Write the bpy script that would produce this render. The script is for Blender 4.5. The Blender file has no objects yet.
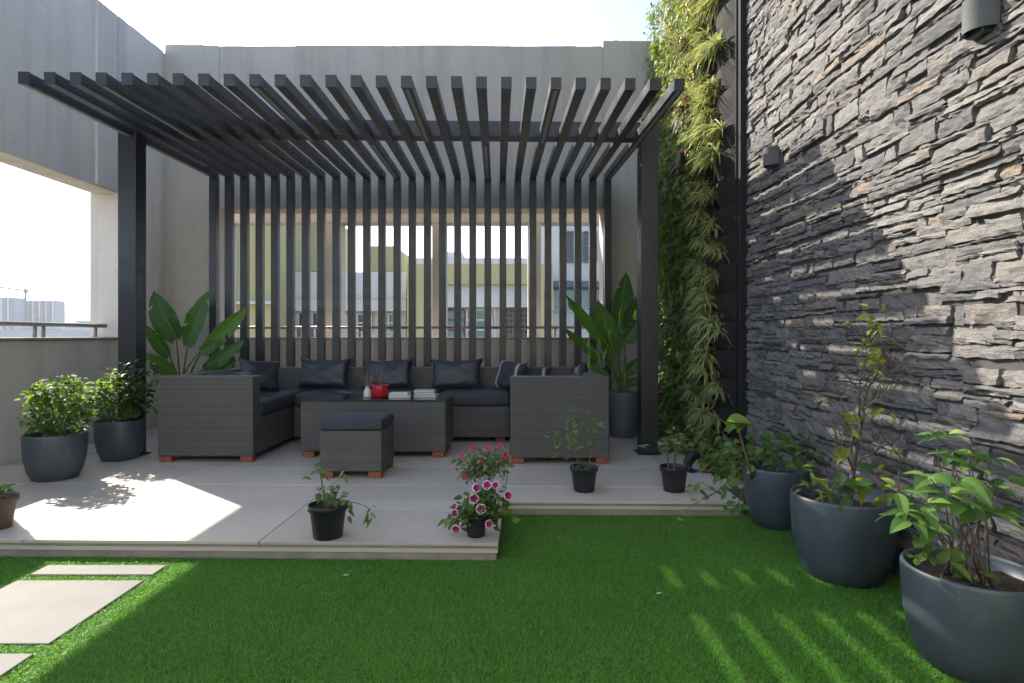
import bpy, math, random
import numpy as np
from mathutils import Vector, Matrix

C = bpy.context.scene
COL = C.collection
R = math.radians
rng = np.random.default_rng(7)
random.seed(7)

# ------------------------------------------------------------------ camera, sky, sun, exposure
EYE = 1.2
F = 590.0
cd = bpy.data.cameras.new("camera")
cam = bpy.data.objects.new("camera", cd)
COL.objects.link(cam)
cam.location = (0, 0, EYE)
cam.rotation_euler = (R(90), 0, 0)
cd.sensor_width = 36
cd.lens = F / 1024 * 36
cd.shift_y = -6.5 / 1024
cd.clip_start = 0.05
cd.clip_end = 9000
C.camera = cam

SUN = Vector((1, -0.842, -0.93)).normalized()          # the way the light travels
wd = bpy.data.worlds.new("World")
C.world = wd
wd.use_nodes = True
sky = wd.node_tree.nodes.new("ShaderNodeTexSky")
sky.sky_type = 'NISHITA'
sky.sun_disc = False
sky.sun_elevation = math.asin(-SUN.z)
sky.sun_rotation = math.atan2(-SUN.x, -SUN.y)
sky.altitude = 200
sky.air_density = 0.75
sky.dust_density = 1.6
sky.ozone_density = 0.0
bg = wd.node_tree.nodes["Background"]
wd.node_tree.links.new(sky.outputs[0], bg.inputs[0])
bg.inputs[1].default_value = 0.13

sl = bpy.data.lights.new("sun", 'SUN')
sl.energy = 3.2
sl.angle = R(0.5)
sl.color = (1.0, 0.92, 0.79)
so = bpy.data.objects.new("sun", sl)
COL.objects.link(so)
so.location = (-20, 20, 20)
so.rotation_euler = SUN.to_track_quat('-Z', 'Y').to_euler()

C.view_settings.view_transform = 'Standard'
C.view_settings.look = 'None'
C.view_settings.gamma = 1
C.view_settings.exposure = 2.0
C.render.engine = 'CYCLES'
C.cycles.use_denoising = True
C.cycles.max_bounces = 8
C.cycles.diffuse_bounces = 4
C.cycles.transparent_max_bounces = 8
C.cycles.caustics_reflective = False
C.cycles.caustics_refractive = False

# ------------------------------------------------------------------ helpers
class MB:
    """collects vertices and faces, builds ONE mesh object"""
    def __init__(s):
        s.V, s.Q, s.T, s.A, s.n = [], [], [], [], 0
    def add(s, V, Q=None, T=None, a=0.5):
        V = np.asarray(V, dtype=np.float64).reshape(-1, 3)
        if Q is not None and len(Q): s.Q.append(np.asarray(Q, dtype=np.int64).reshape(-1, 4) + s.n)
        if T is not None and len(T): s.T.append(np.asarray(T, dtype=np.int64).reshape(-1, 3) + s.n)
        s.V.append(V)
        s.A.append(np.full(len(V), a) if np.isscalar(a) else np.asarray(a))
        s.n += len(V)
        return s
    def box(s, x0, x1, y0, y1, z0, z1, a=0.5):
        v = [(x0, y0, z0), (x1, y0, z0), (x1, y1, z0), (x0, y1, z0), (x0, y0, z1), (x1, y0, z1), (x1, y1, z1), (x0, y1, z1)]
        return s.add(v, [(0, 3, 2, 1), (4, 5, 6, 7), (0, 1, 5, 4), (1, 2, 6, 5), (2, 3, 7, 6), (3, 0, 4, 7)], a=a)
    def prism(s, pts, z0, z1, a=0.5):
        n = len(pts)
        V = [(x, y, z0) for x, y in pts] + [(x, y, z1) for x, y in pts]
        Q = [(i, (i + 1) % n, n + (i + 1) % n, n + i) for i in range(n)]
        T = [(n, n + i, n + i + 1) for i in range(1, n - 1)] + [(0, i + 1, i) for i in range(1, n - 1)]
        return s.add(V, Q, T, a)
    def tube(s, pts, r, n=6, cap=True, a=0.5):
        pts = np.asarray(pts, float)
        k = len(pts)
        r = np.full(k, r) if np.isscalar(r) else np.asarray(r, float)
        t = np.gradient(pts, axis=0)
        t /= np.linalg.norm(t, axis=1)[:, None] + 1e-12
        ref = np.array([0, 0, 1.0]) if abs(t[0, 2]) < .9 else np.array([1.0, 0, 0])
        u = np.cross(t, ref)
        bad = np.linalg.norm(u, axis=1) < 1e-3
        u[bad] = (1, 0, 0)
        u /= np.linalg.norm(u, axis=1)[:, None]
        w = np.cross(t, u)
        an = np.arange(n) * 2 * math.pi / n
        V = pts[:, None] + r[:, None, None] * (np.cos(an)[None, :, None] * u[:, None] + np.sin(an)[None, :, None] * w[:, None])
        V = V.reshape(-1, 3)
        Q = [(i * n + j, i * n + (j + 1) % n, (i + 1) * n + (j + 1) % n, (i + 1) * n + j) for i in range(k - 1) for j in range(n)]
        T = []
        if cap:
            V = np.vstack([V, pts[0], pts[-1]])
            c0, c1 = k * n, k * n + 1
            T = [(c0, (j + 1) % n, j) for j in range(n)] + [(c1, (k - 1) * n + j, (k - 1) * n + (j + 1) % n) for j in range(n)]
        return s.add(V, Q, T, a)
    def lathe(s, prof, n=32, c=(0, 0, 0), close=False, a=0.5):
        prof = np.asarray(prof, float)
        k = len(prof)
        an = np.arange(n) * 2 * math.pi / n
        V = np.stack([prof[:, 0][:, None] * np.cos(an) + c[0], prof[:, 0][:, None] * np.sin(an) + c[1],
                      np.repeat(prof[:, 1][:, None], n, 1) + c[2]], -1).reshape(-1, 3)
        Q = [(i * n + j, i * n + (j + 1) % n, (i + 1) * n + (j + 1) % n, (i + 1) * n + j) for i in range(k - 1) for j in range(n)]
        T = []
        for i, flip in ((0, 1), (k - 1, 0)):
            if prof[i, 0] > 1e-6 and close:
                V = np.vstack([V, [c[0], c[1], c[2] + prof[i, 1]]])
                q = len(V) - 1
                T += [((q, i * n + (j + 1) % n, i * n + j) if flip else (q, i * n + j, i * n + (j + 1) % n)) for j in range(n)]
        return s.add(V, Q, T, a)
    def leaves(s, P, D, N, L, W, droop=0.3, fold=0.25, shape='ovate', rows=5, a=None, twist=0.0):
        P = np.asarray(P, float).reshape(-1, 3); n = len(P)
        D = np.broadcast_to(np.asarray(D, float), (n, 3)); N = np.broadcast_to(np.asarray(N, float), (n, 3))
        L = np.broadcast_to(np.asarray(L, float), (n,)); W = np.broadcast_to(np.asarray(W, float), (n,))
        droop = np.broadcast_to(np.asarray(droop, float), (n,)); fold = np.broadcast_to(np.asarray(fold, float), (n,))
        D = D / (np.linalg.norm(D, axis=1)[:, None] + 1e-9)
        S = np.cross(D, N); S /= np.linalg.norm(S, axis=1)[:, None] + 1e-9
        N = np.cross(S, D)
        t = np.linspace(0, 1, rows)
        sh = {'ovate': np.sin(math.pi * t ** .72) ** .9, 'lance': np.sin(math.pi * t ** .6) ** 1.0 * .9, 'strap': np.minimum(1, 3 * t + .35) * (1 - t ** 3),
              'paddle': np.sin(math.pi * np.clip(t * .96 + .035, 0, 1) ** .85) ** .62, 'round': np.sqrt(np.clip(1 - (2 * t - 1) ** 2, 0, 1)), 'blade': 1 - t ** 1.6,
              'petal': np.sin(math.pi * (t * .86 + .02) ** 1.1) ** .8}[shape]
        ctr = P[:, None] + D[:, None] * (L[:, None] * t)[..., None]
        ctr = ctr - np.array([0, 0, 1.0]) * (droop * L)[:, None, None] * (t ** 2)[None, :, None]
        hw = (W / 2)[:, None] * sh[None]
        up = N[:, None] * (hw * fold[:, None])[..., None]
        V = np.stack([ctr - S[:, None] * hw[..., None] + up, ctr, ctr + S[:, None] * hw[..., None] + up], 2)  # n,rows,3,3
        V = V.reshape(-1, 3)
        base = (np.arange(n) * rows * 3)[:, None]
        q = []
        for i in range(rows - 1):
            for j in range(2):
                q.append((i * 3 + j, i * 3 + j + 1, (i + 1) * 3 + j + 1, (i + 1) * 3 + j))
        Q = (base[:, None, :] + np.asarray(q)[None]).reshape(-1, 4)
        if a is None: a = rng.random(n)
        a = np.repeat(np.broadcast_to(np.asarray(a, float), (n,)), rows * 3)
        return s.add(V, Q, a=a)
    def mesh(s, name, smooth=False):
        V = np.vstack(s.V)
        Q = np.vstack(s.Q) if s.Q else np.zeros((0, 4), int)
        T = np.vstack(s.T) if s.T else np.zeros((0, 3), int)
        me = bpy.data.meshes.new(name)
        me.vertices.add(len(V)); me.vertices.foreach_set("co", V.astype(np.float32).ravel())
        idx = np.concatenate([Q.ravel(), T.ravel()]).astype(np.int32)
        me.loops.add(len(idx)); me.loops.foreach_set("vertex_index", idx)
        st = np.concatenate([np.arange(len(Q)) * 4, len(Q) * 4 + np.arange(len(T)) * 3]).astype(np.int32)
        me.polygons.add(len(st)); me.polygons.foreach_set("loop_start", st)
        me.polygons.foreach_set("use_smooth", np.full(len(st), bool(smooth)))
        at = me.attributes.new("rnd", 'FLOAT', 'POINT')
        at.data.foreach_set("value", np.concatenate(s.A).astype(np.float32))
        me.update(calc_edges=True); me.validate()
        return me
    def build(s, name, mat, parent=None, loc=None, smooth=False, bevel=0, rot=None):
        o = bpy.data.objects.new(name, s.mesh(name, smooth))
        COL.objects.link(o)
        if mat: o.data.materials.append(mat)
        if parent: o.parent = parent
        if loc is not None: o.location = loc
        if rot is not None: o.rotation_euler = rot
        if bevel:
            m = o.modifiers.new("edge", 'BEVEL'); m.width = bevel; m.segments = 2; m.limit_method = 'ANGLE'; m.angle_limit = R(40)
        return o

def tag(o, label=None, cat=None, group=None, kind=None):
    if label: o["label"] = label
    if cat: o["category"] = cat
    if group: o["group"] = group
    if kind: o["kind"] = kind
    return o

def thing(name, label, cat, loc=(0, 0, 0), rz=0, group=None):
    o = bpy.data.objects.new(name, None)
    COL.objects.link(o)
    o.location = loc; o.rotation_euler = (0, 0, rz); o.empty_display_size = .1
    return tag(o, label, cat, group)

def children(o): return list(o.children)
def dup(o, parent=None, loc=None, rz=None, label=None, kids=None):
    c = o.copy(); COL.objects.link(c); c.parent = parent
    if loc is not None: c.location = loc
    if rz is not None: c.rotation_euler = (0, 0, rz)
    if label: c["label"] = label
    for ch in children(o): dup(ch, c)
    return c

def X(px, Y): return (px - 512) / F * Y
def Z(py, Y): return EYE - (py - 335) / F * Y
def W(px, py, Y): return np.array((X(px, Y), Y, Z(py, Y)))
def bez(a, b, c, n=8):
    t = np.linspace(0, 1, n)[:, None]
    return (1 - t) ** 2 * np.asarray(a, float) + 2 * t * (1 - t) * np.asarray(b, float) + t * t * np.asarray(c, float)

# ------------------------------------------------------------------ materials
class NT:
    def __init__(s, name):
        s.m = bpy.data.materials.new(name); s.m.use_nodes = True
        s.t = s.m.node_tree; s.b = s.t.nodes["Principled BSDF"]; s.out = s.t.nodes["Material Output"]
    def n(s, typ, **kw):
        o = s.t.nodes.new(typ)
        for k, v in kw.items(): setattr(o, k, v)
        return o
    def l(s, a, b): s.t.links.new(a, b)
    def math(s, op, a, b=None, c=None):
        o = s.n("ShaderNodeMath", operation=op)
        for i, v in enumerate((a, b, c)):
            if v is None: continue
            if isinstance(v, (int, float)): o.inputs[i].default_value = v
            else: s.l(v, o.inputs[i])
        return o.outputs[0]
    def noise(s, scale, detail=4, rough=.55, vec=None, stretch=None, coord="Object"):
        tc = s.n("ShaderNodeTexCoord").outputs[coord] if vec is None else vec
        if stretch:
            mp = s.n("ShaderNodeMapping"); mp.inputs["Scale"].default_value = stretch; s.l(tc, mp.inputs[0]); tc = mp.outputs[0]
        no = s.n("ShaderNodeTexNoise"); no.inputs["Scale"].default_value = scale; no.inputs["Detail"].default_value = detail; no.inputs["Roughness"].default_value = rough
        s.l(tc, no.inputs["Vector"])
        return no.outputs[0]
    def ramp(s, fac, stops, interp='LINEAR'):
        r = s.n("ShaderNodeValToRGB"); r.color_ramp.interpolation = interp
        e = r.color_ramp.elements
        while len(e) > 1: e.remove(e[-1])
        for i, (p, c) in enumerate(stops):
            el = e[0] if i == 0 else e.new(p)
            el.position = p
            el.color = (*c, 1) if len(c) == 3 else c
        s.l(fac, r.inputs[0])
        return r.outputs[0]
    def mix(s, fac, a, b, mode='MIX'):
        o = s.n("ShaderNodeMix", data_type='RGBA', blend_type=mode)
        for sock, v in ((o.inputs[0], fac), (o.inputs[6], a), (o.inputs[7], b)):
            if isinstance(v, (int, float)): sock.default_value = v
            elif isinstance(v, tuple): sock.default_value = (*v, 1)
            else: s.l(v, sock)
        return o.outputs[2]
    def bump(s, h, strength=.3, dist=.01, normal=None):
        b = s.n("ShaderNodeBump"); b.inputs["Strength"].default_value = strength; b.inputs["Distance"].default_value = dist
        s.l(h, b.inputs["Height"])
        if normal is not None: s.l(normal, b.inputs["Normal"])
        s.l(b.outputs[0], s.b.inputs["Normal"])
        return b.outputs[0]
    def attr(s, name="rnd"):
        a = s.n("ShaderNodeAttribute"); a.attribute_name = name
        return a.outputs["Fac"]
    def col(s, c):
        if isinstance(c, tuple): s.b.inputs["Base Color"].default_value = (*c, 1)
        else: s.l(c, s.b.inputs["Base Color"])
    def set(s, **kw):
        for k, v in kw.items(): s.b.inputs[k.replace("_", " ")].default_value = v
        return s

def sc(c, k): return tuple(min(1, x * k) for x in c)
def plain(name, c, rough=.6, var=.12, scale=6, bump=0, bscale=80, bdist=.002, **kw):
    m = NT(name)
    f = m.noise(scale, 5)
    m.col(m.ramp(f, [(.3, sc(c, 1 - var)), (.7, sc(c, 1 + var))]))
    m.set(Roughness=rough, **kw)
    if bump: m.bump(m.noise(bscale, 3), bump, bdist)
    return m.m

def plaster(name, c, streak=.25):
    m = NT(name)
    big = m.noise(1.1, 7, .65)
    st = m.noise(3.0, 5, .6, stretch=(1.6, 1.6, .09))
    fine = m.noise(35, 4, .6)
    base = m.ramp(big, [(.3, sc(c, .88)), (.55, c), (.8, sc(c, 1.08))])
    dirty = m.ramp(st, [(.47, (1, 1, 1)), (.70, (.66, .645, .61))])
    k = m.mix(streak * 1.6, base, dirty, 'MULTIPLY')
    spots = m.ramp(m.noise(14, 2, .5), [(.66, (1, 1, 1)), (.74, (.75, .74, .72))])
    k = m.mix(.35, k, spots, 'MULTIPLY')
    m.col(m.mix(.12, k, m.ramp(fine, [(.3, (.5, .5, .5)), (.7, (1, 1, 1))]), 'MULTIPLY'))
    m.set(Roughness=.9)
    h = m.math('ADD', m.math('MULTIPLY', m.noise(4, 5), 1.0), m.math('MULTIPLY', fine, .25))
    m.bump(h, .35, .012)
    return m.m

def leafmat(name, stops, rough=.45, trans=.35, tint=1.5, pattern=None):
    m = NT(name)
    c = m.ramp(m.attr(), stops)
    c = m.mix(.25, c, m.ramp(m.noise(60, 3), [(.3, (.6, .6, .6)), (.7, (1, 1, 1))]), 'MULTIPLY')
    m.col(c)
    m.set(Roughness=rough, Specular_IOR_Level=.28)
    tr = m.n("ShaderNodeBsdfTranslucent")
    tc = m.mix(1.0, c, (tint, tint * 1.1, tint * .5), 'MULTIPLY')
    m.l(tc, tr.inputs[0])
    mx = m.n("ShaderNodeMixShader"); mx.inputs[0].default_value = trans
    m.l(m.b.outputs[0], mx.inputs[1]); m.l(tr.outputs[0], mx.inputs[2]); m.l(mx.outputs[0], m.out.inputs[0])
    return m.m

def metal(name, c, rough=.42, spec=.5):
    m = NT(name)
    f = m.noise(3, 5)
    m.col(m.ramp(f, [(.3, sc(c, .88)), (.7, sc(c, 1.14))]))
    m.set(Roughness=rough, Specular_IOR_Level=spec)
    m.l(m.ramp(m.noise(9, 4), [(.3, (rough * .8,) * 3), (.7, (min(1, rough * 1.3),) * 3)]), m.b.inputs["Roughness"])
    m.bump(m.noise(220, 2), .06, .001)
    return m.m

def wicker_mat():
    m = NT("wicker weave")
    tc = m.n("ShaderNodeTexCoord"); ge = m.n("ShaderNodeNewGeometry")
    s3 = m.n("ShaderNodeSeparateXYZ"); m.l(tc.outputs["Object"], s3.inputs[0])
    n3 = m.n("ShaderNodeSeparateXYZ"); m.l(tc.outputs["Normal"], n3.inputs[0])
    top = m.math('GREATER_THAN', m.math('ABSOLUTE', n3.outputs[2]), .6)
    side = m.math('GREATER_THAN', m.math('ABSOLUTE', n3.outputs[0]), .6)
    # u along the surface, v up the surface
    x, y, z = s3.outputs
    u = m.math('ADD', m.math('MULTIPLY', y, side), m.math('MULTIPLY', x, m.math('SUBTRACT', 1.0, side)))
    v = m.math('ADD', m.math('MULTIPLY', y, top), m.math('MULTIPLY', z, m.math('SUBTRACT', 1.0, top)))
    hh, pp = .0105, .034
    vr = m.math('DIVIDE', v, hh)
    row = m.math('FLOOR', vr)
    fr = m.math('SUBTRACT', vr, row)
    par = m.math('MULTIPLY', m.math('MODULO', m.math('ABSOLUTE', row), 2.0), math.pi)
    ph = m.math('ADD', m.math('MULTIPLY', u, 2 * math.pi / pp), par)
    over = m.math('ADD', m.math('MULTIPLY', m.math('SINE', ph), .5), .5)
    prof = m.math('POWER', m.math('SINE', m.math('MULTIPLY', fr, math.pi)), .6)
    h = m.math('MULTIPLY', prof, m.math('ADD', m.math('MULTIPLY', over, .8), .2))
    wn = m.n("ShaderNodeTexWhiteNoise", noise_dimensions='1D'); m.l(row, wn.inputs[1])
    strand = m.ramp(wn.outputs[0], [(0, (.103, .098, .089)), (1, (.152, .145, .133))])
    big = m.ramp(m.noise(2.5, 4), [(.3, (.85, .85, .86)), (.7, (1.0, 1.0, 1.0))])
    strand = m.mix(1.0, strand, big, 'MULTIPLY')
    # shade of the hollow inside painted into the see-through gaps between strands
    c = m.mix(m.ramp(h, [(.12, (0, 0, 0)), (.4, (1, 1, 1))]), (.030, .030, .031), strand)
    m.col(c)
    m.set(Roughness=.5)
    m.bump(h, .7, .006)
    return m.m

M = {}
M['wicker'] = wicker_mat()
M['wall'] = plaster("aged plaster", (.445, .408, .35), .3)
M['wall_left'] = plaster("stained plaster", (.69, .632, .555), .32)
M['beige'] = plaster("beige plaster", (.40, .385, .36), .3)
M['cream'] = plaster('cream plaster', (.74, .64, .55), .15)
M['pergola'] = metal("charcoal powder coat", (.018, .021, .0255), .36, .5)
M['groove'] = plain("led diffuser strip", (.30, .30, .31), .5)
def potmat():
    m = NT("slate glazed stoneware")
    c = m.ramp(m.noise(5, 5, .6), [(.3, (.044, .058, .071)), (.7, (.060, .077, .092))])
    dust = m.ramp(m.noise(7, 6, .7, stretch=(1, 1, .35)), [(.52, (0, 0, 0)), (.75, (.55, .55, .55))])
    c = m.mix(dust, c, (.13, .13, .12))
    specks = m.ramp(m.noise(120, 2, .5), [(.68, (0, 0, 0)), (.76, (.5, .5, .5))])
    c = m.mix(specks, c, (.16, .165, .16))
    m.col(c); m.set(Roughness=.4)
    m.l(m.ramp(m.noise(9, 5, .6), [(.3, (.30,) * 3), (.7, (.55,) * 3)]), m.b.inputs["Roughness"])
    m.bump(m.noise(240, 3), .12, .001)
    return m.m
M['pot'] = potmat()
M['paleslate'] = plain('pale slate stoneware', (.13, .145, .168), .5, .12, 9, .12, 240, .001)
M['blackpot'] = plain("black nursery plastic", (.014, .015, .017), .45, .25, 8)
M['brownpot'] = plain("brown clay", (.085, .058, .046), .7, .25, 8, .15)
M['soil'] = plain("dark soil", (.045, .032, .022), .95, .45, 30, .9, 60, .02)
M['cushion'] = plain("slate outdoor fabric", (.036, .041, .050), .75, .12, 5, .25, 420, .0012)
M['pillow'] = plain("navy outdoor fabric", (.022, .026, .036), .45, .16, 6, .25, 380, .0012)
M['wood'] = plain("orange stained wood", (.24, .080, .028), .55, .3, 18, .1)
M['rail'] = metal("galvanised pipe", (.24, .235, .23), .45)
M['railbrown'] = metal("brown painted pipe", (.20, .13, .11), .5)
M['black'] = plain("black felt", (.0055, .0058, .0062), .9, .25, 10, .5, 160, .003)
M['bark'] = plain("greyish bark", (.11, .085, .065), .85, .3, 40, .5, 90, .004)
M['stem'] = plain("green stem", (.10, .15, .045), .6, .25, 20)
# ------------------------------------------------------------------ ground and terrace
mb = MB(); mb.box(-4000, 4000, -2000, 7000, -31, -30)
g = mb.build("city_ground", plain("hazy city ground", (.22, .20, .17), .95, .35, .02)); tag(g, kind="structure")
mb = MB(); mb.box(-4.7, 2.35, -3.5, 7.75, -30, -0.03)
tag(mb.build("terrace_slab", M['wall']), kind="structure")
mb = MB(); mb.box(-4.29, 2.0, -3.4, 7.28, -0.028, 0.0)
tag(mb.build("lawn", plain("turf backing", (.045, .12, .020), .95, .3, 14, .6, 120, .01)), kind="structure")

# patio of large porcelain tiles, one step above the lawn
DY = R(1.2)
def tilemat():
    m = NT("porcelain tile")
    c = m.ramp(m.attr(), [(0, (.47, .425, .36)), (1, (.60, .548, .472))])
    c = m.mix(.5, c, m.ramp(m.noise(1.6, 6, .6), [(.3, (.80, .80, .80)), (.7, (1, 1, 1))]), 'MULTIPLY')
    c = m.mix(.35, c, m.ramp(m.noise(160, 3, .7), [(.35, (.72, .71, .69)), (.6, (1, 1, 1))]), 'MULTIPLY')
    c = m.mix(.5, c, m.ramp(m.noise(7, 5, .65), [(.60, (1, 1, 1)), (.78, (.74, .70, .64))]), 'MULTIPLY')
    m.col(c); m.set(Roughness=.55, Specular_IOR_Level=.3)
    m.l(m.ramp(m.noise(5, 5), [(.3, (.48,) * 3), (.7, (.66,) * 3)]), m.b.inputs["Roughness"])
    m.bump(m.noise(300, 3), .10, .0012)
    return m.m
M['tile'] = tilemat()
pat = bpy.data.objects.new("patio", None); COL.objects.link(pat); pat.location = (-.07, 3.115, 0); pat.rotation_euler = (0, 0, -DY)
tag(pat, kind="structure")
def seg(lo, hi, cuts): 
    c = [lo] + [k for k in cuts if lo < k < hi] + [hi]
    return list(zip(c[:-1], c[1:]))
xc = sorted([-1.28 * k for k in range(4)] + [1.28])
yc = [.572 + .6 * k for k in range(8)]
mb = MB(); bs = MB()
def region(x0, x1, y0, y1):
    for a0, a1 in seg(x0, x1, xc):
        for b0, b1 in seg(y0, y1, yc):
            mb.box(a0 + .0026, a1 - .0026, b0 + .0026, b1 - .0026, .082, .1, a=random.random())
region(-4.25, .0, 0, .80)
region(-4.25, 1.58, .80, 1.2)
region(-4.25, 1.9, 1.2, 4.2)
tiles = mb.build("tiles", M['tile'], pat, bevel=.002)
bs.box(-4.25, -.014, .014, .78, .003, .0815); bs.box(-4.25, 1.566, .814, 1.22, .003, .0815); bs.box(-4.25, 1.9, 1.214, 4.2, .003, .0812)
bs.build("riser", plain("riser stone", (.27, .24, .20), .8, .2, 5, .3, 60, .004), pat)
lip = MB(); lip.box(-4.25, -.006, .006, .05, .046, .066); lip.box(-.02, -.0055, .0505, .79, .046, .066); lip.box(-.02, 1.572, .806, .85, .046, .066)
lip.build("riser_lip", M['tile'], pat)

# unseen house front added behind the camera, sized to bounce sunlight into the shade
hf = bpy.data.objects.new("bounce_facade", None); COL.objects.link(hf); hf.location = (-1.2, -2.6, 0); tag(hf, kind="structure")
mb = MB(); mb.box(-3.45, -1.9, -.3, 0, -.02, 5.2); mb.box(1.2, 3.49, -.3, 0, -.02, 5.2); mb.box(-1.9, 1.2, -.3, 0, 2.4, 5.2)
mb.build("wall", plaster("white render", (.84, .81, .75), .1), hf, bevel=.01)
mb = MB(); mb.box(-1.9, 1.2, -.2, -.17, 0, 2.4); mb.build("sliding_door", plain("terrace door glass", (.06, .07, .07), .06, .1), hf)
# stepping stones
M['slab'] = plain("grey concrete slab", (.125, .119, .110), .75, .12, 5, .2, 150, .002)
for i, (y0, y1, lab) in enumerate(((2.915, 3.035, "grey stone slab half tucked under the patio edge, a narrow strip"),
                                   (2.262, 2.845, "grey square stepping stone lying whole in the lawn between two others"),
                                   (1.60, 2.192, "grey stepping stone nearest the camera, cut off by the photo's lower left corner"))):
    s_ = MB(); s_.box(-.305, .305, -(y1 - y0) / 2, (y1 - y0) / 2, 0, .017, a=.3 + .3 * i)
    o = s_.build("stepping_stone", M['slab'], None, (-2.08, (y0 + y1) / 2, .001), bevel=.004)
    tag(o, lab, "stepping stone", "stone slabs forming a path in the lawn")

# ------------------------------------------------------------------ walls
XL, XR, YB = -4.3, 1.91, 7.3
# left wall: parapet, deep beam, far pier
pw = thing("concrete_wall", "tall grey plastered side wall on the left with a wide unglazed opening over a parapet", "wall", (XL - .16, 4, 0))
def wpart(name, mat, boxes, par, bevel=.008):
    b = MB()
    for q in boxes: b.box(*q)
    o = b.build(name, mat, par, bevel=bevel)
    o.matrix_parent_inverse = Matrix.Translation(-Vector(par.location))
    return o
wpart("parapet", M['wall_left'], [(XL - .32, XL, 4.65, 7.62, -.02, 1.15), (XL - .32, XL, 2.6, 4.65, -.02, 1.78), (XL - .32, XL, -3.4, 2.599, -.02, 1.0)], pw)
wpart("beam", M['wall_left'], [(XL - .29, XL - .003, 2.6, 6.45, 2.745, 4.66)], pw)
wpart("pilaster", M['wall_left'], [(XL - .05, XL + .022, 6.09, 6.40, 2.76, 4.672)], pw)
wpart("pier", M['wall_left'], [(XL - .32, XL, 6.452, 7.62, 1.152, 4.69)], pw)
wpart("coping", plain("coping stone", (.36, .34, .31), .85, .2, 6, .3), [(XL - .35, XL + .025, 4.66, 6.45, 1.152, 1.178)], pw)
# back wall with a wide opening behind the slatted screen
bw = thing("concrete_wall", "high grey plastered back wall with a wide window opening behind the slats", "wall", (-1.2, YB + .16, 0))
OX0, OX1, OZ0, OZ1 = -3.62, 1.126, 1.15, 2.765
wpart("wall", M['wall'], [(XL + .001, OX0, YB, YB + .32, -.02, 4.78), (OX1, 2.3, YB + .001, YB + .32, -.02, 4.84),
                          (OX0, OX1, YB, YB + .32, OZ1, 4.765)], bw)
wpart("parapet", M['cream'], [(OX0 + .001, OX1 - .001, YB + .002, YB + .32, -.02, OZ0)], bw)
wpart("sill", M['wall'], [(OX0 + .002, OX1 - .002, YB - .012, YB + .34, OZ0 + .001, OZ0 + .022)], bw, .004)
# ragged plaster along the wall tops
def ragged(par, mat, x0, x1, y0, y1, z, alongx=True):
    b = MB(); p = x0 if alongx else y0; e = x1 if alongx else y1; hgt = .01
    while p < e:
        q = min(e, p + random.uniform(.05, .28)); hgt = min(.022, max(.002, hgt + random.uniform(-.008, .008)))
        if alongx: b.box(p, q - .0005, y0, y1, z + .0005, z + hgt)
        else: b.box(x0, x1, p, q - .0005, z + .0005, z + hgt)
        p = q
    o = b.build("wall_top", mat, par, bevel=.004); o.matrix_parent_inverse = Matrix.Translation(-Vector(par.location))
ragged(bw, M['wall'], OX0 + .01, OX1 - .01, YB + .004, YB + .315, 4.765); ragged(bw, M['wall'], XL + .01, OX0 - .01, YB + .004, YB + .315, 4.78); ragged(bw, M['wall'], OX1 + .01, 2.29, YB + .005, YB + .315, 4.84)
ragged(pw, M['wall_left'], XL - .285, XL - .006, 3.0, 6.44, 4.66, False); ragged(pw, M['wall_left'], XL - .315, XL - .004, 6.46, 7.28, 4.69, False)
# the outer concrete frame past the opening
cf = thing("concrete_frame", "beige concrete columns and beam standing outside the back opening", "frame", (-1, 8.3, 0))
cols = [(219, 229), (325, 341), (432, 446), (528, 541)]
for a0, a1 in cols:
    wpart("column", M['beige'], [(X(a0, 8.2), X(a1, 8.2), 8.2, 8.42, .9, Z(223, 8.2))], cf)
wpart("beam", M['beige'], [(X(212, 8.2), X(612, 8.2), 8.19, 8.45, Z(223, 8.2) + .001, Z(223, 8.2) + .32)], cf)
wpart("ledge", M['beige'], [(-4.2, 2.2, 7.75, 8.6, -.6, .9)], cf)
# pipes used as hand rails
def rail(label, pts, posts, mat, r=.022):
    t = thing("handrail", label, "railing", tuple(pts[0]))
    b = MB(); b.tube(pts, r, 10); o = b.build("rail", mat, t, smooth=True); o.matrix_parent_inverse = Matrix.Translation(-Vector(t.location))
    for p, z0 in posts:
        b = MB(); b.tube([(p[0], p[1], z0), p], r * .8, 8); o = b.build("post", mat, t, smooth=True); o.matrix_parent_inverse = Matrix.Translation(-Vector(t.location))
rail("grey metal pipe handrail above the left parapet", [(-4.45, 4.66, 1.30), (-4.45, 6.53, 1.30)], [((-4.45, 5.10, 1.29), 1.17), ((-4.45, 5.50, 1.29), 1.17), ((-4.45, 5.6, 1.29), 1.17), ((-4.45, 6.3, 1.29), 1.17)], M['rail'])
rail("brown metal pipe handrail across the back opening", [(-3.6, 7.55, 1.295), (1.12, 7.55, 1.295)], [((q, 7.55, 1.29), 1.16) for q in (-3.2, -1.95, -.7, .55)], M['railbrown'], .019)

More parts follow.
